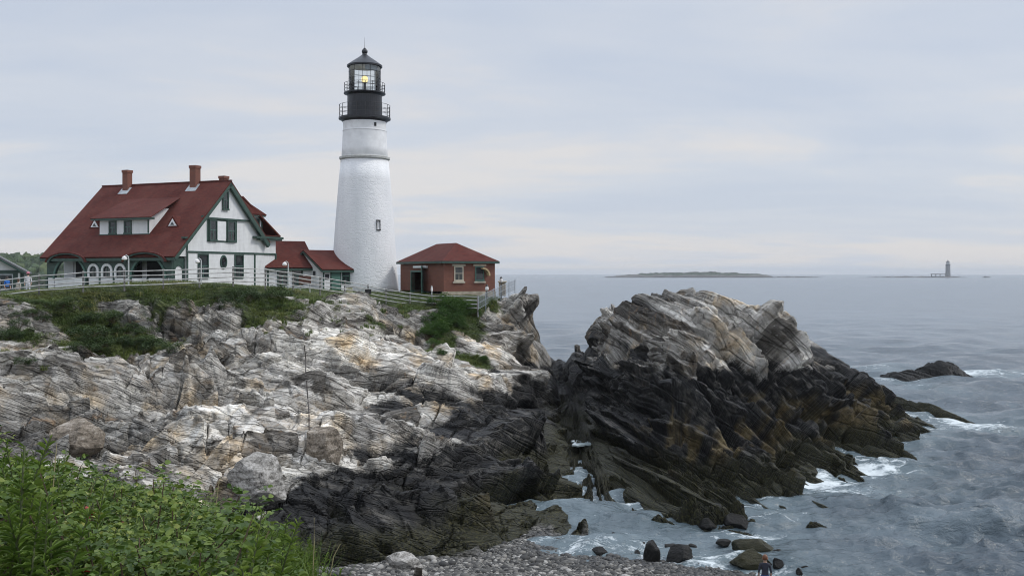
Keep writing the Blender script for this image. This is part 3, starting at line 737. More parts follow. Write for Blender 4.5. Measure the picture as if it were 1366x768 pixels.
def isl1(u, w):
    e = np.clip(1-np.abs(u)**2.5, 0, 1)
    prof = np.interp(u, [-1,-.9,-.6,-.25,0,.2,.5,.8,.93,1], [0,3,9,15,13.5,16,14,11,9,0])
    return FZ + prof*np.sqrt(np.clip(1-w*w, 0, 1))*(1+.16*fbm(u*14, w*3, 4, 4)) + 1.3*fbm(u*40, w*6, 8, 3)*e*np.clip(1-w*w,0,1) - 1.5
tag(heightland('far_island', fpx(914), FD, (fpx(1030)-fpx(798))/2, 70, isl1, M_FAR), 'long low wooded island far out on the horizon', 'island', kind='structure')
def ledge(u, w): return FZ + 4.2*np.sqrt(np.clip(1-u*u, 0, 1))*np.sqrt(np.clip(1-w*w, 0, 1))*(.55+.55*np.abs(fbm(u*9, w*2, 5, 3))) - 1.2
tag(heightland('island_ledge', fpx(1058), FD+5, (fpx(1100)-fpx(1015))/2, 25, lambda u, w: ledge(u, w)*1.0 + .0, M_FAR, 90, 12), 'low bare spit at the end of the far island', 'ledge', kind='structure')
tag(heightland('lighthouse_ledge', fpx(1218), FD, (fpx(1292)-fpx(1142))/2, 30, lambda u, w: ledge(u, w)+1.2*np.exp(-((u-.55)/.3)**2)*np.clip(1-w*w,0,1), M_FAR, 120, 12), 'low rock ledge carrying the far lighthouse', 'ledge', kind='structure')
tag(heightland('sea_ledge', fpx(1318), FD+10, (fpx(1324)-fpx(1312))/2, 8, ledge, M_FAR, 20, 8), 'tiny rock awash right of the far lighthouse', 'ledge', kind='structure')

# wooded shore behind the house on the left
HD = 820.0
def hillf(u, w):
    prof = np.interp(u, [-1,-.5,0,.35,.6,.85,1], [24,25,24,23,21,10,-2])
    return (prof)*np.sqrt(np.clip(1-w*w, 0, 1)) - 1
m = NM('hill_soil'); m.set(Base_Color=(.03,.05,.02), Roughness=.9)
HX0, HX1 = (-330-CX)/FPX*HD, (300-CX)/FPX*HD
hx, hl = (HX0+HX1)/2, (HX1-HX0)/2
tag(heightland('wooded_hill', hx, HD, hl, 90, hillf, m.m, 60, 24), 'low hill across the water behind the house', 'hill', kind='structure')
def crowns():
    bm = bmesh.new(); bmesh.ops.create_icosphere(bm, subdivisions=2, radius=1)
    bv = np.array([v.co[:] for v in bm.verts]); bf = np.array([[v.index for v in f.verts] for f in bm.faces]); bm.free()
    rng = np.random.RandomState(5); vs_, fs_, rn = [], [], []; n = 0
    for k in range(900):
        u = rng.uniform(-.8, .97); w = rng.uniform(-.95, .25)
        z_ = hillf(np.array(u), np.array(w)); r = rng.uniform(2.6, 5.0)
        p = np.array([hx+u*hl, HD+w*90, float(z_)])
        q = bv*(r, r, r*rng.uniform(.9, 1.5)); q = q*(1+.28*fbm(bv[:,0]*2.5+k, bv[:,1]*2.5+bv[:,2]*1.7, k % 50, 3))[:,None]
        vs_.append(q+p); fs_.append(bf+n); n += len(bv); rn.append(np.full(len(bv), rng.rand()))
    m = NM('forest'); c = m.ramp(m.math('ADD', m.math('MULTIPLY', m.attr('tone_fac'), .7), m.math('MULTIPLY', m.noise(m.pos(), .5, 4), .4)), [(.15, (.018,.036,.014)), (.55, (.04,.07,.025)), (.95, (.085,.11,.04))])
    m.set(Base_Color=c, Roughness=.9)
    return np_mesh('forest', np.concatenate(vs_), np.concatenate(fs_), m.m, attrs=dict(tone_fac=np.concatenate(rn)))
tag(crowns(), 'dark green wood covering the hill across the water', 'wood', kind='stuff')

# ================================================================== HAZE
def haze():
    mb = MB(); mb.box(-17000, 17000, -300, 16500, -45, 60)
    m = bpy.data.materials.new('haze_air'); m.use_nodes = True; n = m.node_tree.nodes; n.clear()
    o = n.new('ShaderNodeOutputMaterial'); v = n.new('ShaderNodeVolumePrincipled')
    v.inputs['Density'].default_value = HAZE; v.inputs['Color'].default_value = (.90,.95,1,1); v.inputs['Anisotropy'].default_value = 0.0
    m.node_tree.links.new(v.outputs[0], o.inputs['Volume'])
    return mb.build('haze', m)
HAZE = 0.00009
tag(haze(), 'thin sea haze over the water', 'haze', kind='stuff')
# ================================================================== MATERIALS OF THE BUILDINGS
def uvn(m): return m.n.new('ShaderNodeUVMap').outputs[0]
def brick_mat():
    m = NM('red_brick'); u = uvn(m)
    b = m.n.new('ShaderNodeTexBrick'); m.link(u, b.inputs['Vector']); b.inputs['Scale'].default_value = 1
    b.inputs['Brick Width'].default_value = .22; b.inputs['Row Height'].default_value = .075; b.inputs['Mortar Size'].default_value = .008
    b.inputs['Color1'].default_value = (.215,.068,.040,1); b.inputs['Color2'].default_value = (.135,.045,.030,1); b.inputs['Mortar'].default_value = (.19,.12,.095,1)
    n = m.noise(m.coord(), .9, 5, .6)
    c = m.mix(m.rng(n, .4, .7, 0, .35), b.outputs['Color'], (.13,.06,.045))
    m.set(Base_Color=c, Roughness=.85, Normal=m.bump(b.outputs['Fac'], -.3, .01)); return m.m
def shingle_mat():
    m = NM('red_shingle'); u = uvn(m)
    b = m.n.new('ShaderNodeTexBrick'); m.link(u, b.inputs['Vector']); b.inputs['Scale'].default_value = 1
    b.inputs['Brick Width'].default_value = .30; b.inputs['Row Height'].default_value = .15; b.inputs['Mortar Size'].default_value = .008
    b.inputs['Color1'].default_value = (.105,.024,.017,1); b.inputs['Color2'].default_value = (.068,.017,.013,1); b.inputs['Mortar'].default_value = (.05,.014,.013,1)
    n = m.noise(m.coord(), .5, 6, .65)
    c = m.mix(m.rng(n, .40, .70, 0, .6), b.outputs['Color'], (.125,.048,.038))
    m.set(Base_Color=c, Roughness=.9, Specular_IOR_Level=.25, Normal=m.bump(b.outputs['Fac'], -.5, .02)); return m.m
def clap_mat():
    m = NM('white_clapboard'); u = uvn(m)
    w = m.n.new('ShaderNodeSeparateXYZ'); m.link(u, w.inputs[0])
    f = m.math('FRACT', m.math('MULTIPLY', w.outputs['Y'], 8.5))
    n = m.noise(m.mapping(m.coord(), (1,1,.35)), 1.6, 5, .6)
    c = m.ramp(n, [(.3, (.66,.67,.68)), (.65, (.80,.81,.82))])
    m.set(Base_Color=c, Roughness=.6, Normal=m.bump(f, .5, .015)); return m.m
def tower_mat():
    m = NM('whitewashed_rubble'); p = m.coord()
    v = m.voro(m.mapping(p, (1,1,1.9)), 2.0); v2 = m.noise(p, 3.5, 5, .6)
    n = m.noise(m.mapping(p, (1,1,.25)), .9, 5, .65)
    c = m.ramp(n, [(.30, (.72,.735,.75)), (.62, (.82,.83,.84))])
    c = m.mix(m.rng(v, 0, .05, .10, 0), c, (.46,.48,.50))
    h = m.math('ADD', m.rng(v, 0, .10), m.math('MULTIPLY', v2, .6))
    m.set(Base_Color=c, Roughness=.7, Normal=m.bump(h, .42, .045)); return m.m
M_BRICK, M_SHINGLE, M_CLAP, M_TOWER = brick_mat(), shingle_mat(), clap_mat(), tower_mat()
M_WHITE = simple('white_paint', (.76,.77,.78), .5, .05)
M_GREEN = simple('dark_green_trim', (.035,.075,.060), .5, .15)
M_GREENL = simple('green_paint', (.07,.16,.13), .5, .12)
M_BLACK = simple('black_iron_paint', (.014,.016,.022), .38, .2)
M_STONE = simple('granite_blocks', (.42,.37,.29), .85, .2, 2.0, bump=.4)
M_SILL = simple('pale_stone_trim', (.55,.50,.40), .8, .1)
M_FENCEW = simple('weathered_white_rail', (.47,.47,.46), .75, .22, 2.2, bump=.3)
M_LEAD = simple('grey_flashing', (.40,.43,.45), .45, .15)
M_TAN = simple('tan_metal_hood', (.48,.36,.20), .6, .15)
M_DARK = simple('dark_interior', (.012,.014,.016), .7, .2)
M_GALV = simple('galvanised_steel', (.36,.40,.44), .5, .1, metal=.2)
M_POST = simple('grey_fence_post', (.21,.20,.19), .8, .25, 2.0)
M_LAMPB = simple('black_lamp_metal', (.015,.016,.018), .4, .2)
M_SHADE = simple('opal_lamp_globe', (.80,.78,.76), .3, .05)
M_RUST = simple('rusty_iron', (.035,.026,.022), .8, .3, 4)
M_PLAQ = simple('brown_board', (.12,.05,.035), .6, .2)
def glass_mat():
    m = NM('window_glass'); n = m.noise(m.coord(), 1.1, 3)
    m.set(Base_Color=m.ramp(n, [(.35, (.012,.018,.020)), (.7, (.055,.068,.072))]), Roughness=.06, Specular_IOR_Level=.6); return m.m
M_GLASS = glass_mat()
def clear_glass():
    m = bpy.data.materials.new('lantern_glass'); m.use_nodes = True; n = m.node_tree.nodes; n.clear(); l = m.node_tree.links
    o = n.new('ShaderNodeOutputMaterial'); mx = n.new('ShaderNodeMixShader'); t = n.new('ShaderNodeBsdfTransparent'); g = n.new('ShaderNodeBsdfGlossy')
    t.inputs[0].default_value = (.92,.95,.96,1); g.inputs['Roughness'].default_value = .03; f = n.new('ShaderNodeFresnel'); f.inputs['IOR'].default_value = 1.45
    l.new(f.outputs[0], mx.inputs[0]); l.new(t.outputs[0], mx.inputs[1]); l.new(g.outputs[0], mx.inputs[2]); l.new(mx.outputs[0], o.inputs[0]); return m
M_CLEAR = clear_glass()
def lamp_mat():
    m = NM('lit_beacon'); m.set(Base_Color=(.8,.7,.4), Emission_Color=(1.0,.78,.34), Emission_Strength=1.0); return m.m
M_BEACON = lamp_mat()

def frame_on(p, t, n):
    "local frame on a wall: x along t, y up, z out of the wall"
    t = Vector(t).normalized(); n = Vector(n).normalized(); u = Vector((0,0,1))
    return Matrix(((t.x,u.x,n.x,p[0]),(t.y,u.y,n.y,p[1]),(t.z,u.z,n.z,p[2]),(0,0,0,1)))
def window(parent, p, t, n, w, h, frame_mat=None, name='window', bars=True, fw=.11, depth=.09):
    "window > frame mesh, pane, sash bars; p is the middle of the sill line"
    M = frame_on(p, t, n); a = w/2
    f = MB(); f.M = M
    f.box(-a, -a+fw, 0, h, .0, depth); f.box(a-fw, a, 0, h, .0, depth); f.box(-a+fw, a-fw, h-fw, h, .0, depth); f.box(-a-.03, a+.03, -.06, fw*.8, .0, depth+.03)
    fo = f.build(name, frame_mat or M_GREEN, parent)
    g = MB(); g.M = M; g.box(-a+fw, a-fw, fw*.8, h-fw, .01, .025); g.build('pane', M_GLASS, fo)
    if bars:
        b = MB(); b.M = M; b.box(-a+fw, a-fw, h*.5-.03, h*.5+.03, .028, .06); b.box(-.02, .02, fw*.8, h*.5-.03, .028, .05); b.build('sash_bar', M_GREENL if frame_mat is None else frame_mat, fo)
    return fo
def arch_wall(mb, x0, x1, y0, y1, z0, z1, openings, n=14):
    "a wall along x with arched openings (centre, width, sill, spring height); y0..y1 thick"
    xs = {x0, x1}
    for c, w, sl, sp in openings:
        for k in range(n+1): xs.add(round(c - w/2*math.cos(math.pi*k/n), 4))
    xs = sorted(x for x in xs if x0-1e-6 <= x <= x1+1e-6)
    for a, b in zip(xs[:-1], xs[1:]):
        mid = (a+b)/2; op = [o for o in openings if abs(mid-o[0]) < o[1]/2]
        if not op: mb.box(a, b, y0, y1, z0, z1); continue
        c, w, sl, sp = op[0]; r = w/2
        za = sp + math.sqrt(max(0, r*r-(a-c)**2)); zb = sp + math.sqrt(max(0, r*r-(b-c)**2))
        mb.prism([(a,y0,za),(b,y0,zb),(b,y0,z1),(a,y0,z1)], (0, y1-y0, 0))
        if sl > z0: mb.box(a, b, y0, y1, z0, sl)
    return mb
def arch_ring(mb, c, y0, y1, sp, r0, r1, z0=None, n=20, sq=1.0):
    "an arched band between radii r0 and r1, with straight legs down to z0"
    for k in range(n):
        a, b = math.pi*k/n, math.pi*(k+1)/n
        P = lambda r, t: (c - r*math.cos(t), y0, sp + r*math.sin(t)*sq)
        mb.prism([P(r0,a), P(r0,b), P(r1,b), P(r1,a)], (0, y1-y0, 0))
    if z0 is not None:
        mb.box(c-r1, c-r0, y0, y1, z0, sp); mb.box(c+r0, c+r1, y0, y1, z0, sp)
    return mb

# ================================================================== KEEPERS' HOUSE
def house():
    h = thing('keepers_house', (-25.7, 90.0, 11.1), math.atan2(-.392, .92), 'large white keepers house with steep red roof, dark green trim and an arched porch', 'house')
    PT = .945; RZ = 9.7
    rz = lambda y: RZ - PT*abs(y)
    L = -14.5
    # walls: gable end, front, back, left end
    w = MB()
    w.prism([(-.22,-5.3,0),(-.22,5.3,0),(-.22,5.3,rz(5.3)-.2),(-.22,0,RZ-.2),(-.22,-5.3,rz(5.3)-.2)], (.22,0,0))
    w.box(L+.4, -.225, -5.3, -5.1, 0, 4.2); w.box(L+.4, -.225, 5.1, 5.3, 0, 4.2)
    w.prism([(L+.42,-5.1,0),(L+.42,5.1,0),(L+.42,5.1,rz(5.1)-.25),(L+.42,0,RZ-.25),(L+.42,-5.1,rz(5.1)-.25)], (.2,0,0))
    w.prism([(-.2,-6.85,2.78),(-.2,-5.305,2.78),(-.2,-5.305,rz(5.305)-.22),(-.2,-6.85,rz(6.85)-.22)], (.15,0,0))
    w.box(-9, -.03, 5.31, 7.2, 0, 4.75); 
    w.build('wall', M_CLAP, h)
    fl = MB(); fl.prism([(.001,-3.25,6.25),(.001,3.25,6.25),(.001,.02,9.30),(.001,-.02,9.30)], (.10,0,0)); fl.build('gable_face', M_CLAP, h)
    # roof
    r = MB()
    r.slab([(L-.3,-7.35,rz(7.35)),(.45,-7.35,rz(7.35)),(.45,0,RZ),(L-.3,0,RZ)], .16)
    r.slab([(L-.3,5.75,rz(5.75)),(L-.3,0.001,RZ),(.45,0.001,RZ),(.45,5.75,rz(5.75))], .16)
    r.box(L-.32, .46, -.12, .12, RZ-.06, RZ+.05)
    ro = r.build('roof', M_SHINGLE, h)
    rw = MB()   # rear wing roof, seen past the gable
    rw.slab([(-9,7.65,4.95),(-9,3.2,8.55),(-.75,3.2,8.55),(-.75,7.65,4.95)], .16)
    rw.slab([(-.75,7.65,4.95),(-.75,3.2,8.55),(-.745,3.2,8.55),(.25,7.65,4.95)], .15)
    rw.slab([(-.72,5.2,4.97),(.25,5.2,4.97),(.25,7.65,4.97),(-.72,7.65,4.97)], .1)
    rw.build('rear_roof', M_SHINGLE, h)
    dm = MB(); dm.box(-2.4, -.62, 4.1, 5.85, 5.0, 6.95); dmo = dm.build('side_dormer', M_CLAP, h)
    dr = MB(); dr.slab([(-2.7,6.15,6.95),(-2.7,3.3,8.3),(-.9,3.3,8.3),(-.3,6.15,6.95)], .14); dr.slab([(-.3,6.15,6.95),(-.9,3.3,8.3),(-.8,3.2,8.3),(-.3,3.5,6.95)], .13); dr.build('roof', M_SHINGLE, dmo)
    dt = MB(); dt.box(-2.6, -.35, 3.6, 6.05, 6.72, 6.83); dt.box(-.62,-.56,5.72,5.84,5.05,6.72); dt.build('trim', M_GREEN, dmo)
    window(dmo, (-.62, 5.05, 5.35), (0,1,0), (1,0,0), .75, 1.25, bars=False)
    # green bargeboards and eaves
    t = MB()
    for s in (-1, 1):
        y1 = 7.3 if s < 0 else 5.75
        t.slab([(.20,s*y1,rz(y1)-.17),(.46,s*y1,rz(y1)-.17),(.46,0,RZ-.17),(.20,0,RZ-.17)], .30 if s < 0 else .42)
        t.slab([(L-.3,s*y1,rz(y1)-.17),(L-.1,s*y1,rz(y1)-.17),(L-.1,0,RZ-.17),(L-.3,0,RZ-.17)], .3)
    t.box(L-.28, .44, -7.32, -7.16, rz(7.35)-.36, rz(7.35)-.12)
    t.build('bargeboard', M_GREEN, h)
    b = MB()
    b.box(.002,.07,-5.32,7.22,3.10,3.26)                                   # belts and corner boards of the gable wall
    b.box(.10,.16,-3.45,3.45,6.12,6.27)
    b.box(.002,.06,-5.32,-5.16,0,3.09); b.box(.002,.06,3.82,4.0,0,3.09); b.box(-.03,.055,7.06,7.22,0,3.09); b.box(.002,.05,-5.32,-5.18,3.28,4.5)
    b.build('trim_board', M_GREEN, h)
    c = MB(); c.box(-.3,.5,3.6,7.75,4.62,4.82); c.box(-.3,.42,4.2,7.6,4.47,4.622); c.build('cornice', M_GREEN, h)
    c = MB(); c.box(.0,.42,-5.95,-5.0,4.28,4.44); c.build('cornice', M_GREEN, h)
    c = MB(); c.box(.165,.40,-3.7,-2.9,6.20,6.36); c.build('cornice', M_GREEN, h)
    # gable windows
    window(h, (.16,-.45,7.05), (0,1,0), (1,0,0), .80, 1.65)
    pr = MB(); pr.box(.002,.05,-2.75,1.3,4.12,6.11); pro = pr.build('window_bay', M_GREEN, h)
    pw = MB(); pw.box(.052,.075,-1.45,-.25,4.25,5.98); pw.build('panel', M_WHITE, pro)
    window(pro, (.052,-2.02,4.22), (0,1,0), (1,0,0), 1.05, 1.85); window(pro, (.052,.45,4.22), (0,1,0), (1,0,0), 1.15, 1.85)
    window(h, (.002,-3.25,.95), (0,1,0), (1,0,0), 1.35, 2.1); window(h, (.002,1.6,.95), (0,1,0), (1,0,0), 1.25, 2.1)
    ov = MB(); ov.M = frame_on((.002,-.55,2.35),(0,1,0),(1,0,0))
    N = 24
    for k in range(N):
        A, B_ = 2*math.pi*k/N, 2*math.pi*(k+1)/N; E = lambda q, g: (.45*g*math.cos(q), .62*g*math.sin(q), 0)
        ov.prism([E(A,.74),E(B_,.74),E(B_,1),E(A,1)], (0,0,.08))
    oo = ov.build('oval_window', M_GREEN, h)
    og = MB(); og.M = ov.M; og.prism([(.34*math.cos(2*math.pi*k/N), .47*math.sin(2*math.pi*k/N), .005) for k in range(N)], (0,0,.02)); og.build('pane', M_GLASS, oo)
    # chimneys
    for cx_, cy_, ht, wd in ((-11.4,-.35,11.05,.31),(-3.4,-.3,11.15,.34),(-1.0,.75,10.2,.30)):
        k = MB(); k.box(cx_-wd, cx_+wd, cy_-wd, cy_+wd, 7.6, ht-.25); k.box(cx_-wd-.05, cx_+wd+.05, cy_-wd-.05, cy_+wd+.05, ht-.25, ht)
        ko = k.build('chimney', M_BRICK, h)
        if cy_ < 0:
            f = MB(); f.slab([(cx_-wd-.25,cy_-wd-.35,rz(cy_-wd-.35)+.03),(cx_+wd+.25,cy_-wd-.35,rz(cy_-wd-.35)+.03),(cx_+wd+.25,cy_-.02,rz(cy_)+.05),(cx_-wd-.25,cy_-.02,rz(cy_)+.05)], .03); f.build('flashing', M_LEAD, ko)
    # long shed dormer
    d = MB(); d.prism([(-9.9,-5.2,4.6),(-9.9,-5.2,6.2),(-9.9,-3.4,7.1),(-9.9,-2.8,7.1)], (5.7,0,0)); do = d.build('shed_dormer', M_CLAP, h)
    q = MB(); q.slab([(-10.5,-5.75,6.22),(-3.5,-5.75,6.22),(-3.9,-1.6,8.2),(-10.1,-1.6,8.2)], .06); q.build('roof', M_SHINGLE, do)
    e = MB(); e.box(-10.45,-3.55,-5.72,-5.25,6.02,6.16); e.box(-4.35,-4.2,-5.26,-5.205,4.85,6.0); e.box(-9.95,-4.15,-5.27,-5.205,4.68,4.80); e.build('trim', M_GREEN, do)
    for wx in (-8.35, -6.6): window(do, (wx,-5.2,4.82), (1,0,0), (0,-1,0), .85, 1.15)
    # two little triangular dormers
    for cx_, yb in ((-11.15,-4.55),(-2.15,-4.6)):
        zb = rz(yb); p = MB(); p.prism([(cx_-.72,yb,zb),(cx_+.72,yb,zb),(cx_,yb,zb+.98)], (0,1.3,0)); po = p.build('triangular_dormer', M_SHINGLE, h)
        g = MB(); g.prism([(cx_-.46,yb-.05,zb+.1),(cx_+.46,yb-.05,zb+.1),(cx_,yb-.05,zb+.72)], (0,.045,0)); g.build('face', M_WHITE, po)
        k = MB(); k.prism([(cx_-.2,yb-.08,zb+.18),(cx_+.2,yb-.08,zb+.18),(cx_,yb-.08,zb+.46)], (0,.025,0)); k.build('pane', M_GLASS, po)
    # arched porch
    pw = MB(); arch_wall(pw, L+.1, -.2, -6.9, -6.7, .95, 2.62, [(-11.65,3.6,.95,.85),(-8.85,.85,1.0,1.55),(-7.3,.85,1.0,1.55),(-5.8,.85,1.0,1.55),(-2.75,3.6,.95,.85)])
    pw.M = Matrix.Identity(4)
    po = pw.build('porch_wall', M_GREEN, h)
    en = MB(); en.M = Matrix(((0,-1,0,-.2),(1,0,0,0),(0,0,1,0),(0,0,0,1)))      # end wall of the porch with its own arch
    arch_wall(en, -6.68, -5.32, 0, .2, 0, 2.62, [(-6.0,.95,.0,1.5)])
    en.build('porch_end', M_GREEN, h)
    dd = MB(); dd.box(-.36,-.28,-6.47,-5.53,.0,2.0); dd.build('porch_door', M_WHITE, h)
    for a, b_ in ((L+.3,-13.5),(-13.4,-9.9),(-9.35,-8.2),(-8.05,-6.6),(-6.45,-4.75),(-4.5,-2.85),(-2.65,-.95)): sk = MB(); sk.box(a, b_, -6.94, -6.75, -.3, .93); sk.build('porch_skirt', M_CLAP, h)
    for a in (L+.1,-9.75,-8.12,-6.52,-4.7,-2.75,-.85,-.35): pi = MB(); pi.box(a-.1, a+.1, -6.97, -6.71, -.3, .94); pi.build('porch_pillar', M_GREEN, h)
    for c_ in (-8.85,-7.3,-5.8):
        k = MB(); arch_ring(k, c_, -7.0, -6.905, 1.55, .42, .64, .95); ko = k.build('porch_window', M_WHITE, h)
        gl = MB(); arch_ring(gl, c_, -6.86, -6.84, 1.55, .001, .42); gl.box(c_-.42, c_+.42, -6.86, -6.84, .98, 1.548); gl.build('pane', M_GLASS, ko)
        br = MB(); br.box(c_-.025, c_+.025, -6.90, -6.865, .98, 1.95); br.box(c_-.42, c_+.42, -6.90, -6.866, 1.43, 1.48); br.build('sash_bar', M_GREEN, ko)
    for c_ in (-11.65,-2.75):
        k = MB(); arch_ring(k, c_, -7.42, -6.98, 2.30, 1.95, 2.2, sq=.36); ko = k.build('eyebrow_hood', M_GREEN, h)
        q = MB(); arch_ring(q, c_, -7.46, -6.2, 2.31, 2.21, 2.42, sq=.36); q.build('hood_shingles', M_SHINGLE, ko)
        f = MB(); arch_ring(f, c_, -6.965, -6.905, .85, 1.8, 2.0, sq=1.0); f.build('arch_trim', M_GREENL, ko)
    for a, b_ in ((-13.6,-12.9),(-10.9,-10.2),(-2.3,-1.5)): bk = MB(); bk.box(a,b_,-5.38,-5.305,.0,2.5); bk.build('porch_panel', M_WHITE, h)
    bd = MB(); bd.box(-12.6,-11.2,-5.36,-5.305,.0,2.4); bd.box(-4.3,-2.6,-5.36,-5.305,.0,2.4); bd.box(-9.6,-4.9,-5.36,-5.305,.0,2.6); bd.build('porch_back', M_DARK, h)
    ce = MB(); ce.box(L, -.25, -6.68, -5.32, 2.63, 2.70); ce.build('porch_ceiling', M_GREEN, h)
    pf = MB(); pf.box(L, -.25, -6.68, -5.32, -.2, .05); pf.build('porch_floor', M_LEAD, h)
    return h
house()

def annex(name, label, p, ang, L, hw, eave, ridge, base, left_gable=True, back=True):
    "small gabled building: local x runs along the front wall from its left corner, y to the back"
    a = thing(name, (p[0], p[1], base), ang, label, 'building')
    e, r = eave-base, ridge-base; sl = (r-e)/hw
    w = MB(); w.box(.0, L, 0, .15, -.4, e); w.box(0, L, 2*hw-.15, 2*hw, -.4, e)
    for x_ in (.0, L-.15): w.prism([(x_+.002,.151,-.4),(x_+.002,2*hw-.151,-.4),(x_+.002,2*hw-.151,e),(x_+.002,hw,r-.12),(x_+.002,.151,e)], (.146,0,0))
    w.build('wall', M_CLAP, a)
    ro = MB(); o = .3
    ro.slab([(-o,-o,e-o*sl),(L+o,-o,e-o*sl),(L+o,hw,r),(-o,hw,r)], .12); ro.slab([(-o,2*hw+o,e-o*sl),(-o,hw+.001,r),(L+o,hw+.001,r),(L+o,2*hw+o,e-o*sl)], .12)
    ro.build('roof', M_SHINGLE, a)
    t = MB(); t.box(-o+.02, L+o-.02, -o+.01, -o+.1, e-o*sl-.30, e-o*sl-.10); t.box(-o+.02, L+o-.02, -o+.11, .0, e-o*sl-.20, e-o*sl-.13)
    for x_ in (-o-.04, L+o-.06):
        for s in (0, 1):
            y1 = -o if s == 0 else 2*hw+o
            t.slab([(x_,y1,e-o*sl-.125),(x_+.10,y1,e-o*sl-.125),(x_+.10,hw,r-.125),(x_,hw,r-.125)], .17)
    t.box(-.03,.12,-.04,-.002,-.4,e-.2)
    t.build('trim_board', M_GREEN, a)
    return a, e
a1, e1 = annex('link_building', 'small white building with red gabled roof between the keepers house and the entry shed', (-23.4,95.4), R(35), 4.75, 2.9, 13.25, 15.65, 11.0)
for x_ in (1.5, 3.05): window(a1, (x_, 0, .35), (1,0,0), (0,-1,0), 1.05, 1.75)
a2, e2 = annex('entry_shed', 'smallest white building with green door and red roof beside the lighthouse', (-18.28,96.5), R(45), 4.4, 3.0, 13.0, 14.75, 10.75)
dr = MB(); dr.box(.95,1.95,-.06,-.002,0,2.05); d_ = dr.build('door', M_GREENL, a2); k = MB(); k.box(1.02,1.1,-.12,-.06,.95,1.05); k.build('handle', M_BLACK, d_)
df = MB(); df.box(.82,.94,-.05,-.002,0,2.17); df.box(1.96,2.08,-.05,-.002,0,2.17); df.box(.94,1.96,-.05,-.002,2.06,2.17); df.build('door_frame', M_GREEN, a2)
window(a2, (2.65,0,.75), (1,0,0), (0,-1,0), .95, 1.35)
pq = MB(); pq.box(.22,.68,-.05,-.002,1.1,1.6); pq.build('notice', M_BLACK, a2)
pq = MB(); pq.box(-.05,-.002,1.3,1.7,1.5,1.9); pq.build('vent', M_BLACK, a2)

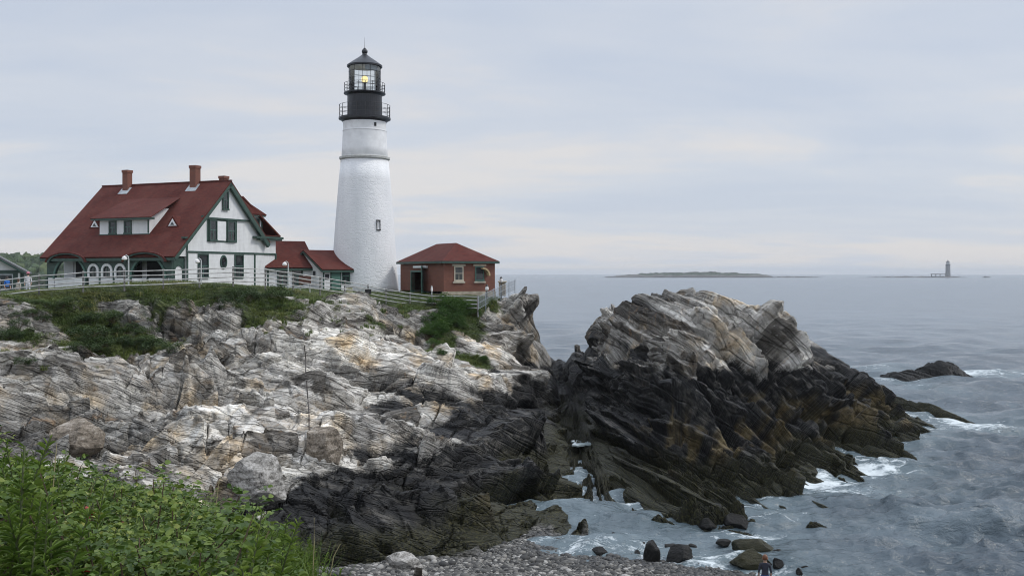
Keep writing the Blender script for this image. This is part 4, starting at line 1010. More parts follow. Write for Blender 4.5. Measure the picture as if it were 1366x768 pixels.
# ================================================================== LIGHTHOUSE
def lighthouse():
    TY = 102.0; sc = TY/FPX; zz = lambda py: CAM_Z - (py-HY)*sc
    X = (486.5-CX)*sc; b = zz(392)-.3
    t = thing('lighthouse', (X, TY, b), 0, 'tall white lighthouse with black lantern beside the brick building', 'lighthouse')
    Z = lambda py: zz(py)-b
    w = MB(); w.lathe([(3.50,0),(3.42,Z(380)),(2.98,Z(300)),(2.62,Z(240)),(2.42,Z(214.5))], 72)
    w.build('lower_tower', M_TOWER, t, True)
    u = MB(); u.lathe([(2.36,Z(214.4)),(2.30,Z(198)),(2.18,Z(168)),(2.20,Z(166)),(2.25,Z(160))], 64)
    u.build('upper_tower', simple('whitewashed_brick', (.80,.81,.82), .65, .06, 1.5, bump=.3), t, True)
    c = MB(); c.lathe([(2.40,Z(214)),(2.56,Z(213)),(2.58,Z(210.5)),(2.38,Z(209.5))], 64); c.build('stone_band', simple('grey_stone_band', (.50,.51,.49), .8), t)
    c = MB(); c.lathe([(2.20,Z(176.5)),(2.245,Z(176)),(2.245,Z(175)),(2.20,Z(174.6))], 64); c.build('thin_band', M_WHITE, t)
    def deck(name, R0, z, th, top, n, r_in):
        d = MB(); d.lathe([(r_in,z-th*1.9),(R0-.25,z-th*1.1),(R0,z-th*.7),(R0,z),(r_in*.8,z)], 56); do = d.build(name, M_BLACK, t)
        r = MB()
        for k in range(n):
            a = 2*math.pi*k/n; r.tube([((R0-.06)*math.cos(a),(R0-.06)*math.sin(a),z),((R0-.06)*math.cos(a),(R0-.06)*math.sin(a),z+top)], .028, 5)
        for q in (1, .66, .33): r.ring(R0-.06, z+top*q, .022, 48)
        r.build('railing', M_LAMPB, do)
    deck('main_gallery', 2.64, Z(157.5), .26, 1.25, 18, 2.2)
    d = MB(); d.lathe([(1.80,Z(157.4)),(1.76,Z(150)),(1.76,Z(128)),(1.86,Z(126.5))], 48); d.build('watch_room', M_BLACK, t)
    deck('lantern_gallery', 2.12, Z(124.5), .16, .95, 18, 1.78)
    zl, zh = Z(124.3), Z(88.5); Rl = 1.62
    f = MB(); N = 12
    for k in range(N):
        a = 2*math.pi*k/N; f.tube([(Rl*math.cos(a),Rl*math.sin(a),zl),(Rl*math.cos(a),Rl*math.sin(a),zh)], .020, 4)
    for q in (0.02,.27,.52,.77,.99): f.ring(Rl, zl+(zh-zl)*q, .020, 32)
    lo = f.build('lantern_frame', M_BLACK, t)
    g = MB(); g.lathe([(Rl-.03,zl),(Rl-.03,zh)], 32, caps=False); g.build('glazing', M_CLEAR, lo, True)
    lp = MB(); lp.lathe([(.14,zl),(.14,zl+1.0),(.26,zl+1.05)], 16); lp.build('lamp_pedestal', M_BLACK, t)
    ln = MB(); ln.lathe([(.14,zl+1.06),(.30,zl+1.2),(.34,zl+1.4),(.30,zl+1.6),(.14,zl+1.75)], 20); ln.build('beacon', M_BEACON, t)
    sd_ = MB(); sd_.prism([(.25,-1.5,Z(97)),(1.45,-.7,Z(97)),(1.45,-.7,Z(90)),(.25,-1.5,Z(90))], (.02,.05,0)); sd_.build('blind', M_LEAD, t)
    q = MB(); q.lathe([(1.55,zh-.16),(1.56,zh-.11)], 32); q.build('lantern_ceiling', M_WHITE, t)
    r = MB(); r.lathe([(1.60,zh-.05),(1.80,zh-.1),(1.80,zh+.06),(1.25,Z(82.5)),(.62,Z(77)),(.28,Z(73.5)),(.24,Z(72))], 32); ro = r.build('lantern_roof', M_BLACK, t)
    q = MB(); q.sphere((0,0,Z(69.2)), .31, 16); q.lathe([(.13,Z(66.5)),(.16,Z(65.5)),(.05,Z(64))], 12); q.build('ventilator_ball', M_BLACK, ro, True)
    q = MB(); q.tube([(0,0,Z(66)),(0,0,Z(50))], .022, 5, .008); q.build('lightning_rod', M_LAMPB, ro)
    # the slit window and two small ports
    ang = math.atan2(-1, .0) + math.asin(.575)
    n = Vector((math.cos(ang), math.sin(ang), 0)); tt = Vector((-n.y, n.x, 0)); r_at = 3.0
    window(t, (n.x*(r_at-.12), n.y*(r_at-.12), Z(308)), tt, n, .40, 1.0, M_DARK, 'slit_window', False, .05, .2)
    ang = math.atan2(-1, 0) + math.asin(.60); n = Vector((math.cos(ang), math.sin(ang), 0))
    k = MB(); k.M = frame_on((n.x*2.1, n.y*2.1, Z(171.5)), (-n.y, n.x, 0), n); k.box(-.11,.11,0,.36,0,.14); k.build('port', M_DARK, t)
    ang = math.atan2(-1, 0) - math.asin(.93); n = Vector((math.cos(ang), math.sin(ang), 0))
    k = MB(); k.M = frame_on((n.x*2.3, n.y*2.3, Z(218)), (-n.y, n.x, 0), n); k.box(-.08,.08,0,.16,0,.16); k.build('port', M_DARK, t)
lighthouse()

# ================================================================== BRICK BUILDING
def brick_building():
    th_ = R(30); b = thing('brick_building', (-6.3, 92.0, 10.2), th_, 'square red brick building with low red hipped roof right of the lighthouse', 'building')
    LX, LY, E = 5.4, 9.9, 3.35
    w = MB(); t_ = .3
    w.box(0, LX, 0, t_, .55, E); w.box(0, LX, LY-t_, LY, .55, E); w.box(LX-t_, LX, t_+.002, LY-t_-.002, .55, E)
    w.box(0, t_, t_+.002, 4.6, .55, E); w.box(0, t_, 7.2, LY-t_-.002, .55, E); w.box(0, t_, 4.602, 7.198, 2.35, E)
    w.build('wall', M_BRICK, b)
    f = MB(); f.box(-.06, LX+.06, -.06, t_, -1.0, .545); f.box(-.06, LX+.06, LY-t_, LY+.06, -1.0, .545); f.box(LX-t_, LX+.06, t_+.003, LY-t_-.003, -1.0, .545); f.box(-.06, t_, t_+.003, LY-t_-.003, -1.0, .30)
    f.build('stone_base', M_STONE, b)
    fl = MB(); fl.box(.3, LX-.3, .3, LY-.3, -.2, .25); fl.build('floor', M_LEAD, b)
    o = .32; rz_ = 5.15; hx_ = LX/2; e = E+.02
    A = [(-o,-o,e),(LX+o,-o,e),(LX+o,LY+o,e),(-o,LY+o,e)]; P = (hx_, hx_+.1, rz_); Q_ = (hx_, LY-hx_-.1, rz_)
    r = MB(); r.add(A+[P,Q_], [(0,1,4),(1,2,5,4),(2,3,5),(3,0,4,5),(3,2,1,0)]); r.build('roof', M_SHINGLE, b)
    g = MB()
    for x0,x1,y0,y1 in ((-o,LX+o,-o-.03,-o+.08),(-o,LX+o,LY+o-.08,LY+o+.03),(-o-.03,-o+.08,-o+.082,LY+o-.082),(LX+o-.08,LX+o+.03,-o+.082,LY+o-.082)): g.box(x0,x1,y0,y1,E-.20,E+.01)
    g.build('eaves', M_GREEN, b)
    so = MB(); so.box(-o+.1,LX+o-.1,-o+.1,-.003,E-.12,E-.04); so.box(-o+.1,-.003,-.002,LY+o-.1,E-.12,E-.04); so.build('soffit', M_GREEN, b)
    # doorway on the left face: dark opening, open green leaf, light strip
    dj = MB(); dj.box(-.05,.32,4.45,4.6,.3,2.35); dj.box(-.05,.32,7.2,7.35,.3,2.35); dj.box(-.06,.32,4.45,7.35,2.352,2.5); dj.build('door_frame', M_GREENL, b)
    dk = MB(); dk.box(2.2,2.3,3.2,8.8,.26,3.3); dk.build('inner_wall', M_DARK, b)
    mc = MB(); mc.box(1.0,1.8,5.0,6.0,.26,1.2); mc.lathe([(.3,0),(.3,.9)], 12, (1.2,6.5,.26)); mc.build('machine', M_DARK, b)
    lf = MB(); lf.M = Matrix.Translation((-.06,4.5,0)) @ Matrix.Rotation(R(-28), 4, 'Z'); lf.box(-.06,0,-1.5,0,.28,2.95); lo = lf.build('door_leaf', M_GREENL, b)
    hd = MB(); hd.M = lf.M; hd.box(-.12,-.06,-1.2,-1.1,1.3,1.55); hd.build('handle', M_BLACK, lo)
    st = MB(); st.box(-.22,-.002,3.4,6.4,2.75,2.95); st.build('strip_lamp', M_WHITE, b)
    # right face windows
    for x_, hood in ((1.55, False), (3.75, True)):
        wi = window(b, (x_, 0, 1.55), (1,0,0), (0,-1,0), .95, 1.35, M_SILL if not hood else M_GREENL, depth=.05, fw=.1, bars=not hood)
        k = MB(); k.box(x_-.68, x_+.68, -.07, .0, 2.92, 3.08); k.build('lintel', M_SILL, wi); k = MB(); k.box(x_-.62, x_+.62, -.12, -.0, 1.33, 1.48); k.build('sill', M_SILL, wi)
        if hood:
            hm = MB()
            for q in range(7):
                a, c = math.pi/2*q/7, math.pi/2*(q+1)/7; F = lambda t, r: (x_+.1+r*math.sin(t), -.55, 2.0+r*math.cos(t))
                hm.prism([F(a,.78),F(c,.78),F(c,.62),F(a,.62)], (0,.5,0))
            hm.build('vent_hood', M_TAN, wi)
            pl = MB(); pl.box(x_-.36,x_+.36,-.06,-.03,2.2,2.8); pl.build('louvre_plate', M_DARK, wi)
brick_building()

# ================================================================== SHED AT THE LEFT EDGE
def shed():
    b = thing('garage', (-56.07, 105.0, 10.0), R(24), 'low green walled garage with white gable at the left edge', 'garage')
    w = MB(); w.box(-4.2, 4.2, 0, .2, 0, 2.75); w.box(4.0, 4.2, .202, 8, 0, 2.75); w.box(-4.2,-4.0,.202,8,0,2.75); w.box(-3.998,3.998,7.8,8,0,2.75); w.build('wall', M_GREEN, b)
    g = MB(); g.prism([(-4.2,.02,2.76),(4.2,.02,2.76),(0,.02,5.15)], (0,.18,0)); g.build('gable', M_CLAP, b)
    r = MB()
    for s in (-1, 1): r.slab([(s*4.75,-.5,2.46),(s*4.75,8.4,2.46),(s*.001,8.4,5.3),(s*.001,-.5,5.3)], .18)
    r.build('roof', simple('grey_roof', (.12,.125,.13), .8), b)
    t = MB()
    for s in (-1, 1): t.slab([(s*4.77,-.56,2.27),(s*4.77,-.48,2.27),(s*.001,-.48,5.12),(s*.001,-.56,5.12)], .2)
    t.box(-4.3,4.3,-.04,.0,2.62,2.76); t.build('bargeboard', M_GREEN, b)
    window(b, (2.2,0,.75), (1,0,0), (0,-1,0), 1.9, 1.6, M_LEAD)
    k = MB(); k.box(3.62,3.84,-.05,-.002,1.3,2.45); k.build('corner_board', M_WHITE, b)
shed()
# ================================================================== FENCE
def fence():
    pts = [(-60,416,64),(0,398,65.6),(52,391.5,66.2),(111,387,66.8),(166,385,67.6),(218,383.5,68.6),(266,381,70.3),(311,379,72.6),(354,380,75.6),(391,384.5,78.6),(427,389.5,81.5),(460,394,84.2),(491,399.5,86.3),(515,404,87.3),(547,409,87.9),(576,412.5,87.6),(606,413,87.2),(637,414,86.4)]
    P = []
    for px, py, Y in pts: P.append(W(px, py, Y))
    f = thing('rail_fence', P[1], 0, 'weathered white post and rail fence along the grassy cliff top', 'fence')
    O = P[1]; H = 1.30
    for i, p in enumerate(P):
        m = MB(); q = p-O; r = .06
        m.tube([(q.x,q.y,q.z-.6),(q.x,q.y,q.z+H-.03),(q.x,q.y,q.z+H)], r, 7); m.build('post', M_POST, f)
    for a, b in zip(P[:-1], P[1:]):
        for k in range(4):
            h_ = .22+.32*k; A, B = a-O, b-O; d = (B-A).normalized(); sde = Vector((d.y,-d.x,0)).normalized()*.07
            if sde.y > 0: sde = -sde
            m = MB(); mid = (A+B)/2 + Vector((0,0,random.uniform(-.03,.02)))
            m.tube([A+sde+Vector((0,0,h_)), mid+sde+Vector((0,0,h_)), B+sde+Vector((0,0,h_))], .046, 6); m.build('rail', M_FENCEW, f)
    return P
FP = fence()
def mesh_fence():
    "pale steel panel fence that climbs the rock right of the brick building"
    P = [W(638,413,86.6), W(648,407,88.6), W(658,402,91), W(668,397,94), W(679,391,97.5), W(687,388,100.5)]
    O = P[0]; f = thing('steel_fence', O, 0, 'pale steel mesh fence climbing the rock right of the brick building', 'fence')
    for i, p in enumerate(P):
        q = p-O; m = MB(); m.tube([(q.x,q.y,q.z-.8),(q.x,q.y,q.z+1.2)], .04, 6); m.build('post', M_GALV, f)
    for a, b in zip(P[:-1], P[1:]):
        A, B = a-O, b-O; m = MB()
        for k in range(15):
            t = (k+.5)/15; c = A.lerp(B, t); m.tube([(c.x,c.y,c.z+.05),(c.x,c.y,c.z+1.08)], .008, 4)
        for h_ in (.06,.57,1.09): m.tube([A+Vector((0,0,h_)),B+Vector((0,0,h_))], .016, 5)
        m.build('mesh_panel', M_GALV, f)
mesh_fence()

# ================================================================== LAMP POSTS
def lamp_post(p, h, mat, label, globe=.17, hook=False):
    l = thing('lamp_post', p, 0, label, 'lamp post')
    m = MB(); m.lathe([(.09,-.4),(.09,.25),(.055,.3),(.05,h)], 10); m.build('pole', mat, l)
    if hook:
        s = MB(); s.tube([(0,0,h),(-.03,0,h+.16),(-.16,0,h+.24),(-.28,0,h+.18)], .035, 6); s.build('arm', mat, l)
        g = MB(); g.lathe([(.05,0),(.17,-.10),(.19,-.24),(.10,-.30)], 14, (-.28,0,h+.19)); g.build('lamp_shade', M_SHADE, l)
    else:
        g = MB(); g.lathe([(.06,0),(globe*.8,.06),(globe,.22),(globe*.8,.36),(.05,.42)], 14, (0,0,h)); g.build('lamp_globe', M_SHADE, l, True)
        c = MB(); c.lathe([(globe*.9,0),(globe*.5,.10),(.03,.2)], 12, (0,0,h+.40)); c.build('cap', mat, l)
M_PALE = simple('pale_grey_paint', (.50,.53,.52), .5)
lamp_post(W(171.5,388,69.5), 2.25, M_PALE, 'pale lamp post with curved top before the arched porch windows', hook=True)
lamp_post(W(268.5,384,72), 1.9, M_PALE, 'pale lamp post before the leftmost ground floor window of the white gable wall', hook=True)
lamp_post(W(384.5,386,79.5), 2.0, M_PALE, 'pale lamp post in front of the link building windows', hook=True)
lamp_post(W(668.5,393,95.5), 1.15, M_LAMPB, 'black lamp post by the right corner of the brick building', .16)
lamp_post(W(649.5,402,90.5), .95, M_LAMPB, 'short black lamp post with round white globe behind the steel fence', .17)
lamp_post(W(576,413,88.1), 1.55, M_PALE, 'slim pale lamp post beside the fence before the open brick doorway', .10)

# plaque on the fence, sign board, box
s_ = thing('plaque', W(491,388,86.1), R(12), 'small dark plaque fixed to a fence post left of the lighthouse foot', 'plaque')
m = MB(); m.box(-.24,.24,-.12,-.08,-.22,.12); m.build('board', M_LAMPB, s_); m = MB(); m.box(-.27,.27,-.08,-.05,-.25,.15); m.build('frame', M_RUST, s_)
s_ = thing('notice_board', W(407,384.5,84.5), R(8), 'reddish brown notice board behind the fence before the link building', 'sign')
m = MB(); m.box(-.5,.5,-.03,.03,.35,1.05); m.build('board', M_PLAQ, s_)
for sx in (-.4,.4): m = MB(); m.box(sx-.05,sx+.05,.031,.10,-.5,1.0); m.build('post', M_FENCEW, s_)
s_ = thing('stone_plinth', W(670,384,100), 0, 'low pale stone post behind the steel fence', 'post')
m = MB(); m.box(-.35,.35,-.35,.35,-.8,.55); m.build('shaft', M_STONE, s_, bevel=.04); m = MB(); m.box(-.45,.45,-.45,.45,.551,.7); m.build('cap', M_SILL, s_, bevel=.03)
s_ = thing('litter_box', W(466,393,88), R(20), 'pale yellow green box standing on grass by the entry shed corner', 'box')
m = MB(); m.box(-.25,.25,-.2,.2,-.2,.65); m.build('body', simple('box_paint', (.45,.44,.28), .6), s_, bevel=.03); m = MB(); m.box(-.28,.28,-.23,.23,.652,.72); m.build('lid', M_FENCEW, s_, bevel=.02)

# a dark pipe running down the pale rock
def pipe():
    pts = []
    for px, py in ((404,432),(405,446),(406,458),(407,470),(408,482),(408.5,496),(409.5,510),(410,524),(411,540),(412,556),(413,572),(414,588)):
        g = ground(px, py); pts.append(g + Vector((0,-.05,.05)))
    m = MB(); m.tube(pts, .028, 6); o = m.build('drain_pipe', M_RUST)
    tag(o, 'thin dark pipe running straight down the pale rock', 'pipe')
pipe()

# ================================================================== FAR LIGHTHOUSE
def far_light():
    X = fpx(1264.5); b = thing('far_lighthouse', (X, FD, FZ-.2), 0, 'tiny grey granite lighthouse on the ledge at the horizon', 'lighthouse')
    g = simple('grey_granite', (.20,.21,.22), .8)
    pxm = FD/FPX
    m = MB(); m.lathe([(7.2,0),(6.6,4),(6.0,16),(5.6,33)], 24); m.build('shaft', g, b)
    m = MB(); m.lathe([(6.4,33.0),(6.6,34),(6.4,35)], 24); m.build('gallery', M_BLACK, b)
    m = MB(); m.lathe([(4.2,35),(4.2,40)], 16); m.build('lantern', M_LEAD, b)
    m = MB(); m.lathe([(4.8,40),(3.0,42.5),(.6,44.5),(.4,47)], 16); m.build('lantern_roof', M_BLACK, b)
    p = thing('landing_pier', (fpx(1251), FD, FZ-.2), 0, 'thin landing pier joined to the far lighthouse', 'pier')
    m = MB(); m.box(-18,19,-2,2,8.8,10); m.build('deck', M_FAR, p)
    for x_ in (-16,-5,6): m = MB(); m.box(x_-.8,x_+.8,-.8,.8,0,8.8); m.build('leg', M_FAR, p)
far_light()

# ================================================================== BOULDERS, REEF
def boulder_mesh(name, seed, mat, sub=4, flat=.7, blocky=.5, parent=None):
    bm = bmesh.new(); bmesh.ops.create_icosphere(bm, subdivisions=sub, radius=1)
    v = np.array([w.co[:] for w in bm.verts]); f = np.array([[w.index for w in q.verts] for q in bm.faces]); bm.free()
    rng = np.random.RandomState(seed)
    # cut by random planes: flat faces with edges, like broken rock
    for k in range(int(13+blocky*6)):
        n = rng.normal(size=3); n /= np.linalg.norm(n); dd = rng.uniform(.52, .84)
        s = v@n; v = v - np.outer(np.maximum(0, s-dd), n)*1.0
    nn = fbm(v[:,0]*2+seed, v[:,1]*2+v[:,2]*1.3, seed, 4); v *= (1+.035*nn)[:,None]
    v += .018*np.stack([fbm(v[:,0]*9, v[:,2]*9+v[:,1]*5, seed+k, 3) for k in range(3)], 1)
    v[:,2] *= flat
    z0 = np.zeros(len(v))
    return v, f
def boulder_mat(name, cols, rough=.8, rim=None):
    m = NM(name); p = m.pos(); n = m.noise(m.mapping(p, (.8,.8,2.6), (R(18),R(-14),0)), 1.8, 7, .7, .5); f = m.noise(p, 9, 6, .75)
    c = m.ramp(m.math('ADD', m.math('MULTIPLY', n, .6), m.math('MULTIPLY', f, .4)), cols)
    cr = m.rng(m.voro(m.mapping(p, (1,1,2.2), (R(20),R(-16),0)), 1.6), 0, .05); c = m.mix(m.rng(cr, 0, 1, .3, 0), c, (.03,.027,.023))
    m.set(Base_Color=c, Roughness=rough, Specular_IOR_Level=.22, Normal=m.bump(m.math('ADD', n, f), .7, .08)); return m.m
B_DARK = boulder_mat('wet_boulder', [(.35, (.005,.005,.006)), (.55, (.014,.014,.013)), (.72, (.045,.043,.037))], .55)
B_PALE = boulder_mat('pale_boulder', [(.39, (.05,.046,.042)), (.49, (.25,.24,.22)), (.60, (.48,.465,.44))])
B_TAN = boulder_mat('tan_boulder', [(.38, (.05,.042,.035)), (.5, (.22,.185,.145)), (.62, (.43,.385,.33))])
B_PINK = boulder_mat('reddish_boulder', [(.32, (.05,.04,.035)), (.5, (.15,.125,.11)), (.68, (.32,.285,.26))])
B_WEED = boulder_mat('weedy_boulder', [(.35, (.010,.011,.006)), (.55, (.035,.034,.016)), (.72, (.08,.07,.035))], .5)
def boulder(px, py, wpx, hpx, seed, mat, label, group=None, blocky=.5, ry=1.0, rot=0, Y=None, sink=.25, name='boulder', at_water=False):
    if at_water:
        Y = (CAM_Z-.0)*FPX/(py-HY); c = Vector(((px-CX)/FPX*Y, Y, 0))
    elif Y: c = W(px, py, Y)
    else: c = ground(px, py)
    s = c.y/FPX; a = wpx*s/2; h_ = hpx*s
    v, f = boulder_mesh(name, seed, mat, 4, 1.0, blocky)
    v = v/np.abs(v).max(0)
    R3 = np.array(Matrix.Rotation(rot, 3, 'Z')); v = v@R3.T
    v = v*(a, a*ry, h_*.5/(1-sink)) ; v[:,2] += h_*.5/(1-sink)*(1-2*sink)
    o = np_mesh(name, v, f, mat, smooth=False); o.location = c
    return tag(o, label, 'boulder', group)
boulder(101,592,78,38,3,B_TAN,'large tan boulder on the pale rocks above the rose bushes',blocky=1.0,ry=.8,sink=.4)
boulder(342,664,74,60,14,B_PALE,'big square cut pale boulder at the edge of the dark rocks',blocky=1.0,ry=1.0,rot=.5)
boulder(432,606,52,40,21,B_TAN,'brownish tan angular boulder where pale rock meets the black',blocky=1.0,ry=.9,sink=.45)
for k,(px,py,w_,h_) in enumerate(((800,728,22,17),(820,727,24,16),(802,742,26,14),(868,748,26,28),(908,750,40,24))):
    boulder(px,py,w_,h_,60+k,B_DARK,('smallest round black boulder at the pebble edge','squat black boulder right of the smallest round one','flat black boulder nearest the pebbles under two others','upright black boulder in the middle of the wash','widest black block standing in the foam')[k],'black boulders along the pebble edge',blocky=.3,Y=None if k<2 else None)
for k,(px,py,w_,h_) in enumerate(((838,722,18,7),(857,727,12,6),(850,741,10,8),(895,730,18,7),(922,731,16,7),(965,724,22,7),(1035,741,18,10),(1046,749,16,9),(1037,757,16,14),(1052,757,12,10),(1066,764,10,8),(1074,760,14,7),(958,688,26,18),(985,700,40,16),(942,702,26,12))):
    boulder(px,py,w_,h_,80+k,B_DARK,'small wet black rock half awash near the pebble edge','small rocks awash off the beach',blocky=.4,at_water=True,sink=.4)
boulder(1005,735,62,20,101,B_WEED,'larger weed covered ledge awash behind the person',blocky=.5,at_water=True,ry=.6,sink=.4)
boulder(1000,752,64,22,103,B_WEED,'weedy ledge awash just left of the person',blocky=.5,at_water=True,ry=.5,sink=.4)
boulder(540,760,52,24,107,B_PALE,'striped pale rock on the pebbles below the black ledges',blocky=.8,ry=.6)
boulder(345,758,70,40,109,B_PALE,'pale rock half hidden behind grass at the bottom',blocky=.7,ry=.8,Y=36)
def reef():
    Y = CAM_Z*FPX/(503-HY); c = Vector(((1237-CX)/FPX*Y, Y, 0)); s = Y/FPX
    n, m_ = 150, 60
    u = np.linspace(-1.05, 1.05, n); w = np.linspace(-1.1, 1.1, m_); uu, ww = np.meshgrid(u, w, indexing='ij')
    prof = np.interp(uu, [-1,-.85,-.4,.0,.3,.6,.85,1], [.1,.42,.55,.62,1.0,.8,.35,.05])
    zz = prof*2.15*(1-np.abs(ww)**1.6) - .35
    X_ = c.x+uu*54*s; Y_ = c.y+ww*4.2
    dd, t_, c_, _u, _v = rock(X_.ravel(), Y_.ravel(), zz.ravel(), (.7,.25,-.6), (.5,.2,.8), np.full(X_.size, .62), 900)
    z_ = zz.ravel()+dd*(1-np.abs(ww.ravel())**4)
    z_[np.abs(uu.ravel()) > 1.0] = -1.2
    v = np.stack([X_.ravel()-c.x, Y_.ravel()-c.y, z_], 1)
    i, j = np.meshgrid(np.arange(n-1), np.arange(m_-1), indexing='ij'); i = i.ravel(); j = j.ravel()
    q = np.stack([i*m_+j, (i+1)*m_+j, (i+1)*m_+j+1, i*m_+j+1], 1); q = q[v[q][:,:,2].max(1) > -.9]
    o = np_mesh('reef_rock', v, None, B_DARK, quads=q); o.location = c
    tag(o, 'long black rock standing alone in the sea beyond the islet', 'rock')
reef()

# ================================================================== PEBBLES
def pebbles():
    bm = bmesh.new(); bmesh.ops.create_icosphere(bm, subdivisions=1, radius=1.08)
    bv = np.array([v.co[:] for v in bm.verts]); bf = np.array([[v.index for v in f.verts] for f in bm.faces]); bm.free()
    rng = np.random.RandomState(2); N = 90000
    px_ = rng.uniform(-9, 14, N); py_ = rng.uniform(33, 48.5, N)
    edge = np.interp(px_, [-9,-6.2,-3.8,-1.4,.3,1.2,3,6,12], [33,38.5,41,42.7,45.5,48,47.5,48,48])
    hz = samp(BASE, px_, py_)
    k = (py_ < edge+.3) & (hz > -.25) & (py_ > 36); px_, py_, hz = px_[k], py_[k], hz[k]
    N = len(px_); r = np.exp(rng.normal(-3.0, .40, N)).clip(.025, .20)
    ang = rng.uniform(0, 6.28, N); sx = r*rng.uniform(1, 1.6, N); sy = r; sz = r*rng.uniform(.45, .8, N)
    v = np.empty((N, len(bv), 3))
    lump = 1+.10*np.sin(bv[:,0]*3+1)*np.cos(bv[:,1]*4)
    a = bv[:,0]*lump; b = bv[:,1]*lump; c = bv[:,2]*lump
    X_ = a[None]*sx[:,None]; Y_ = b[None]*sy[:,None]
    v[:,:,0] = X_*np.cos(ang)[:,None]-Y_*np.sin(ang)[:,None]+px_[:,None]
    v[:,:,1] = X_*np.sin(ang)[:,None]+Y_*np.cos(ang)[:,None]+py_[:,None]
    v[:,:,2] = c[None]*sz[:,None]+(hz+sz*.45+fbm(px_*1.3, py_*1.3, 6, 3)*.05)[:,None]
    f = (bf[None]+(np.arange(N)*len(bv))[:,None,None]).reshape(-1, 3)
    m = NM('pebble'); c_ = m.ramp(m.attr('tone_fac'), [(0, (.02,.02,.02)), (.35, (.06,.059,.055)), (.65, (.115,.112,.103)), (.88, (.20,.19,.17)), (1, (.36,.35,.33))])
    wet_ = m.attr('wet'); c_ = m.mix(wet_, c_, (.022,.022,.021)); m.set(Base_Color=c_, Roughness=m.rng(wet_, 0, 1, .75, .4))
    wv = sstep(.30, .05, hz + fbm(px_, py_, 3, 3)*.12)*.75
    o = np_mesh('pebbles', v.reshape(-1, 3), f, m.m, attrs=dict(tone_fac=np.repeat(rng.rand(N), len(bv)), wet=np.repeat(wv, len(bv))), smooth=True)
    tag(o, 'grey shingle of rounded pebbles on the little beach', 'pebbles', kind='stuff')
pebbles()

# ================================================================== PEOPLE
def person(p, rz, label, shirt, trousers, hair, pose='stand', skin=(.45,.28,.20), hat=None):
    o_ = thing('person', p, rz, label, 'person')
    me = bpy.data.meshes.new('body')
    J = {'pelvis':(0,0,.95,.135),'waist':(0,.0,1.08,.12),'chest':(0,0,1.32,.145),'neckb':(0,0,1.46,.075),'neck':(0,.01,1.52,.052),'head':(0,-.012,1.60,.085),'crown':(0,-.005,1.69,.080)}
    for s, q in ((-1,'l'),(1,'r')):
        J['hip'+q] = (s*.09,0,.90,.095); J['knee'+q] = (s*.105,-.015,.50,.062); J['ankle'+q] = (s*.11,.02,.085,.042); J['toe'+q] = (s*.125,-.14,.035,.036)
        J['sh'+q] = (s*.17,0,1.40,.062); J['el'+q] = (s*.235,.02,1.13,.043); J['wr'+q] = (s*.235,-.07,.89,.030); J['hand'+q] = (s*.232,-.11,.80,.030)
    E = [('pelvis','waist'),('waist','chest'),('chest','neckb'),('neckb','neck'),('neck','head'),('head','crown')]
    for q in 'lr': E += [('pelvis','hip'+q),('hip'+q,'knee'+q),('knee'+q,'ankle'+q),('ankle'+q,'toe'+q),('chest','sh'+q),('sh'+q,'el'+q),('el'+q,'wr'+q),('wr'+q,'hand'+q)]
    K = list(J); me.from_pydata([J[k][:3] for k in K], [(K.index(a), K.index(b)) for a, b in E], [])
    ob = bpy.data.objects.new('body', me); col.objects.link(ob)
    md = ob.modifiers.new('skin', 'SKIN'); sub = ob.modifiers.new('sub', 'SUBSURF'); sub.levels = 2
    sv = me.skin_vertices[0].data
    for i, k in enumerate(K): sv[i].radius = (J[k][3], J[k][3]*(.8 if k in ('chest','waist','pelvis') else 1)); sv[i].use_root = (k == 'pelvis')
    dg = bpy.context.evaluated_depsgraph_get(); m2 = bpy.data.meshes.new_from_object(ob.evaluated_get(dg)); bpy.data.objects.remove(ob)
    ms = [simple('skin', skin, .6, .05), simple('shirt_cloth', shirt, .8, .1), simple('trouser_cloth', trousers, .8, .1), simple('shoe', (.03,.03,.03), .6)]
    m2.materials.clear(); [m2.materials.append(q) for q in ms]
    for f in m2.polygons:
        c = f.center; f.use_smooth = True
        f.material_index = 3 if c.z < .09 else 2 if c.z < .98 and abs(c.x) < .2 else 0 if (c.z > 1.47 or (abs(c.x) > .19 and c.z < 1.05)) else 1
    b = bpy.data.objects.new('body', m2); col.objects.link(b); link_child(b, o_)
    hm = MB(); hm.lathe([(.001,.115),(.06,.10),(.098,.04),(.105,-.02),(.10,-.08),(.07,-.10)], 16, (0,.012,1.665), caps=False); hm.build('hair', simple('hair_colour', hair, .6, .15), o_, True)
    fm = MB(); fm.sphere((0,-.105,1.60), .017, 8)
    for s in (-1, 1): fm.sphere((s*.1,0,1.61), .024, 8, 1.4)
    fm.build('face_detail', ms[0], o_, True)
    em = MB()
    for s in (-1, 1): em.sphere((s*.034,-.088,1.632), .012, 8)
    em.build('eye', M_DARK, o_, True)
    hd = MB()
    for s in (-1, 1):
        for k in range(4):
            hd.tube([(s*.232+(k-1.5)*.006,-.105+(k-1.5)*.02,.80),(s*.232,-.115+(k-1.5)*.02,.76),(s*.228,-.105+(k-1.5)*.018,.715+.008*abs(k-1.5))], .009, 5, .007)
        hd.tube([(s*.225,-.14,.83),(s*.215,-.165,.79),(s*.215,-.165,.76)], .010, 5, .008)
    hd.build('finger', ms[0], o_, True)
    if hat:
        hh = MB(); hh.lathe([(.15,-.02),(.11,.0),(.105,.09),(.06,.12),(.001,.125)], 16, (0,0,1.69), caps=False); hh.build('hat', simple('hat_cloth', hat, .8), o_, True)
    return o_
person(W(1020.5,798.5,39.6)+Vector((0,0,.0)), R(170), 'person with ginger hair and dark jacket standing at the beach edge, bottom of view', (.025,.028,.045), (.03,.08,.25), (.17,.065,.028))
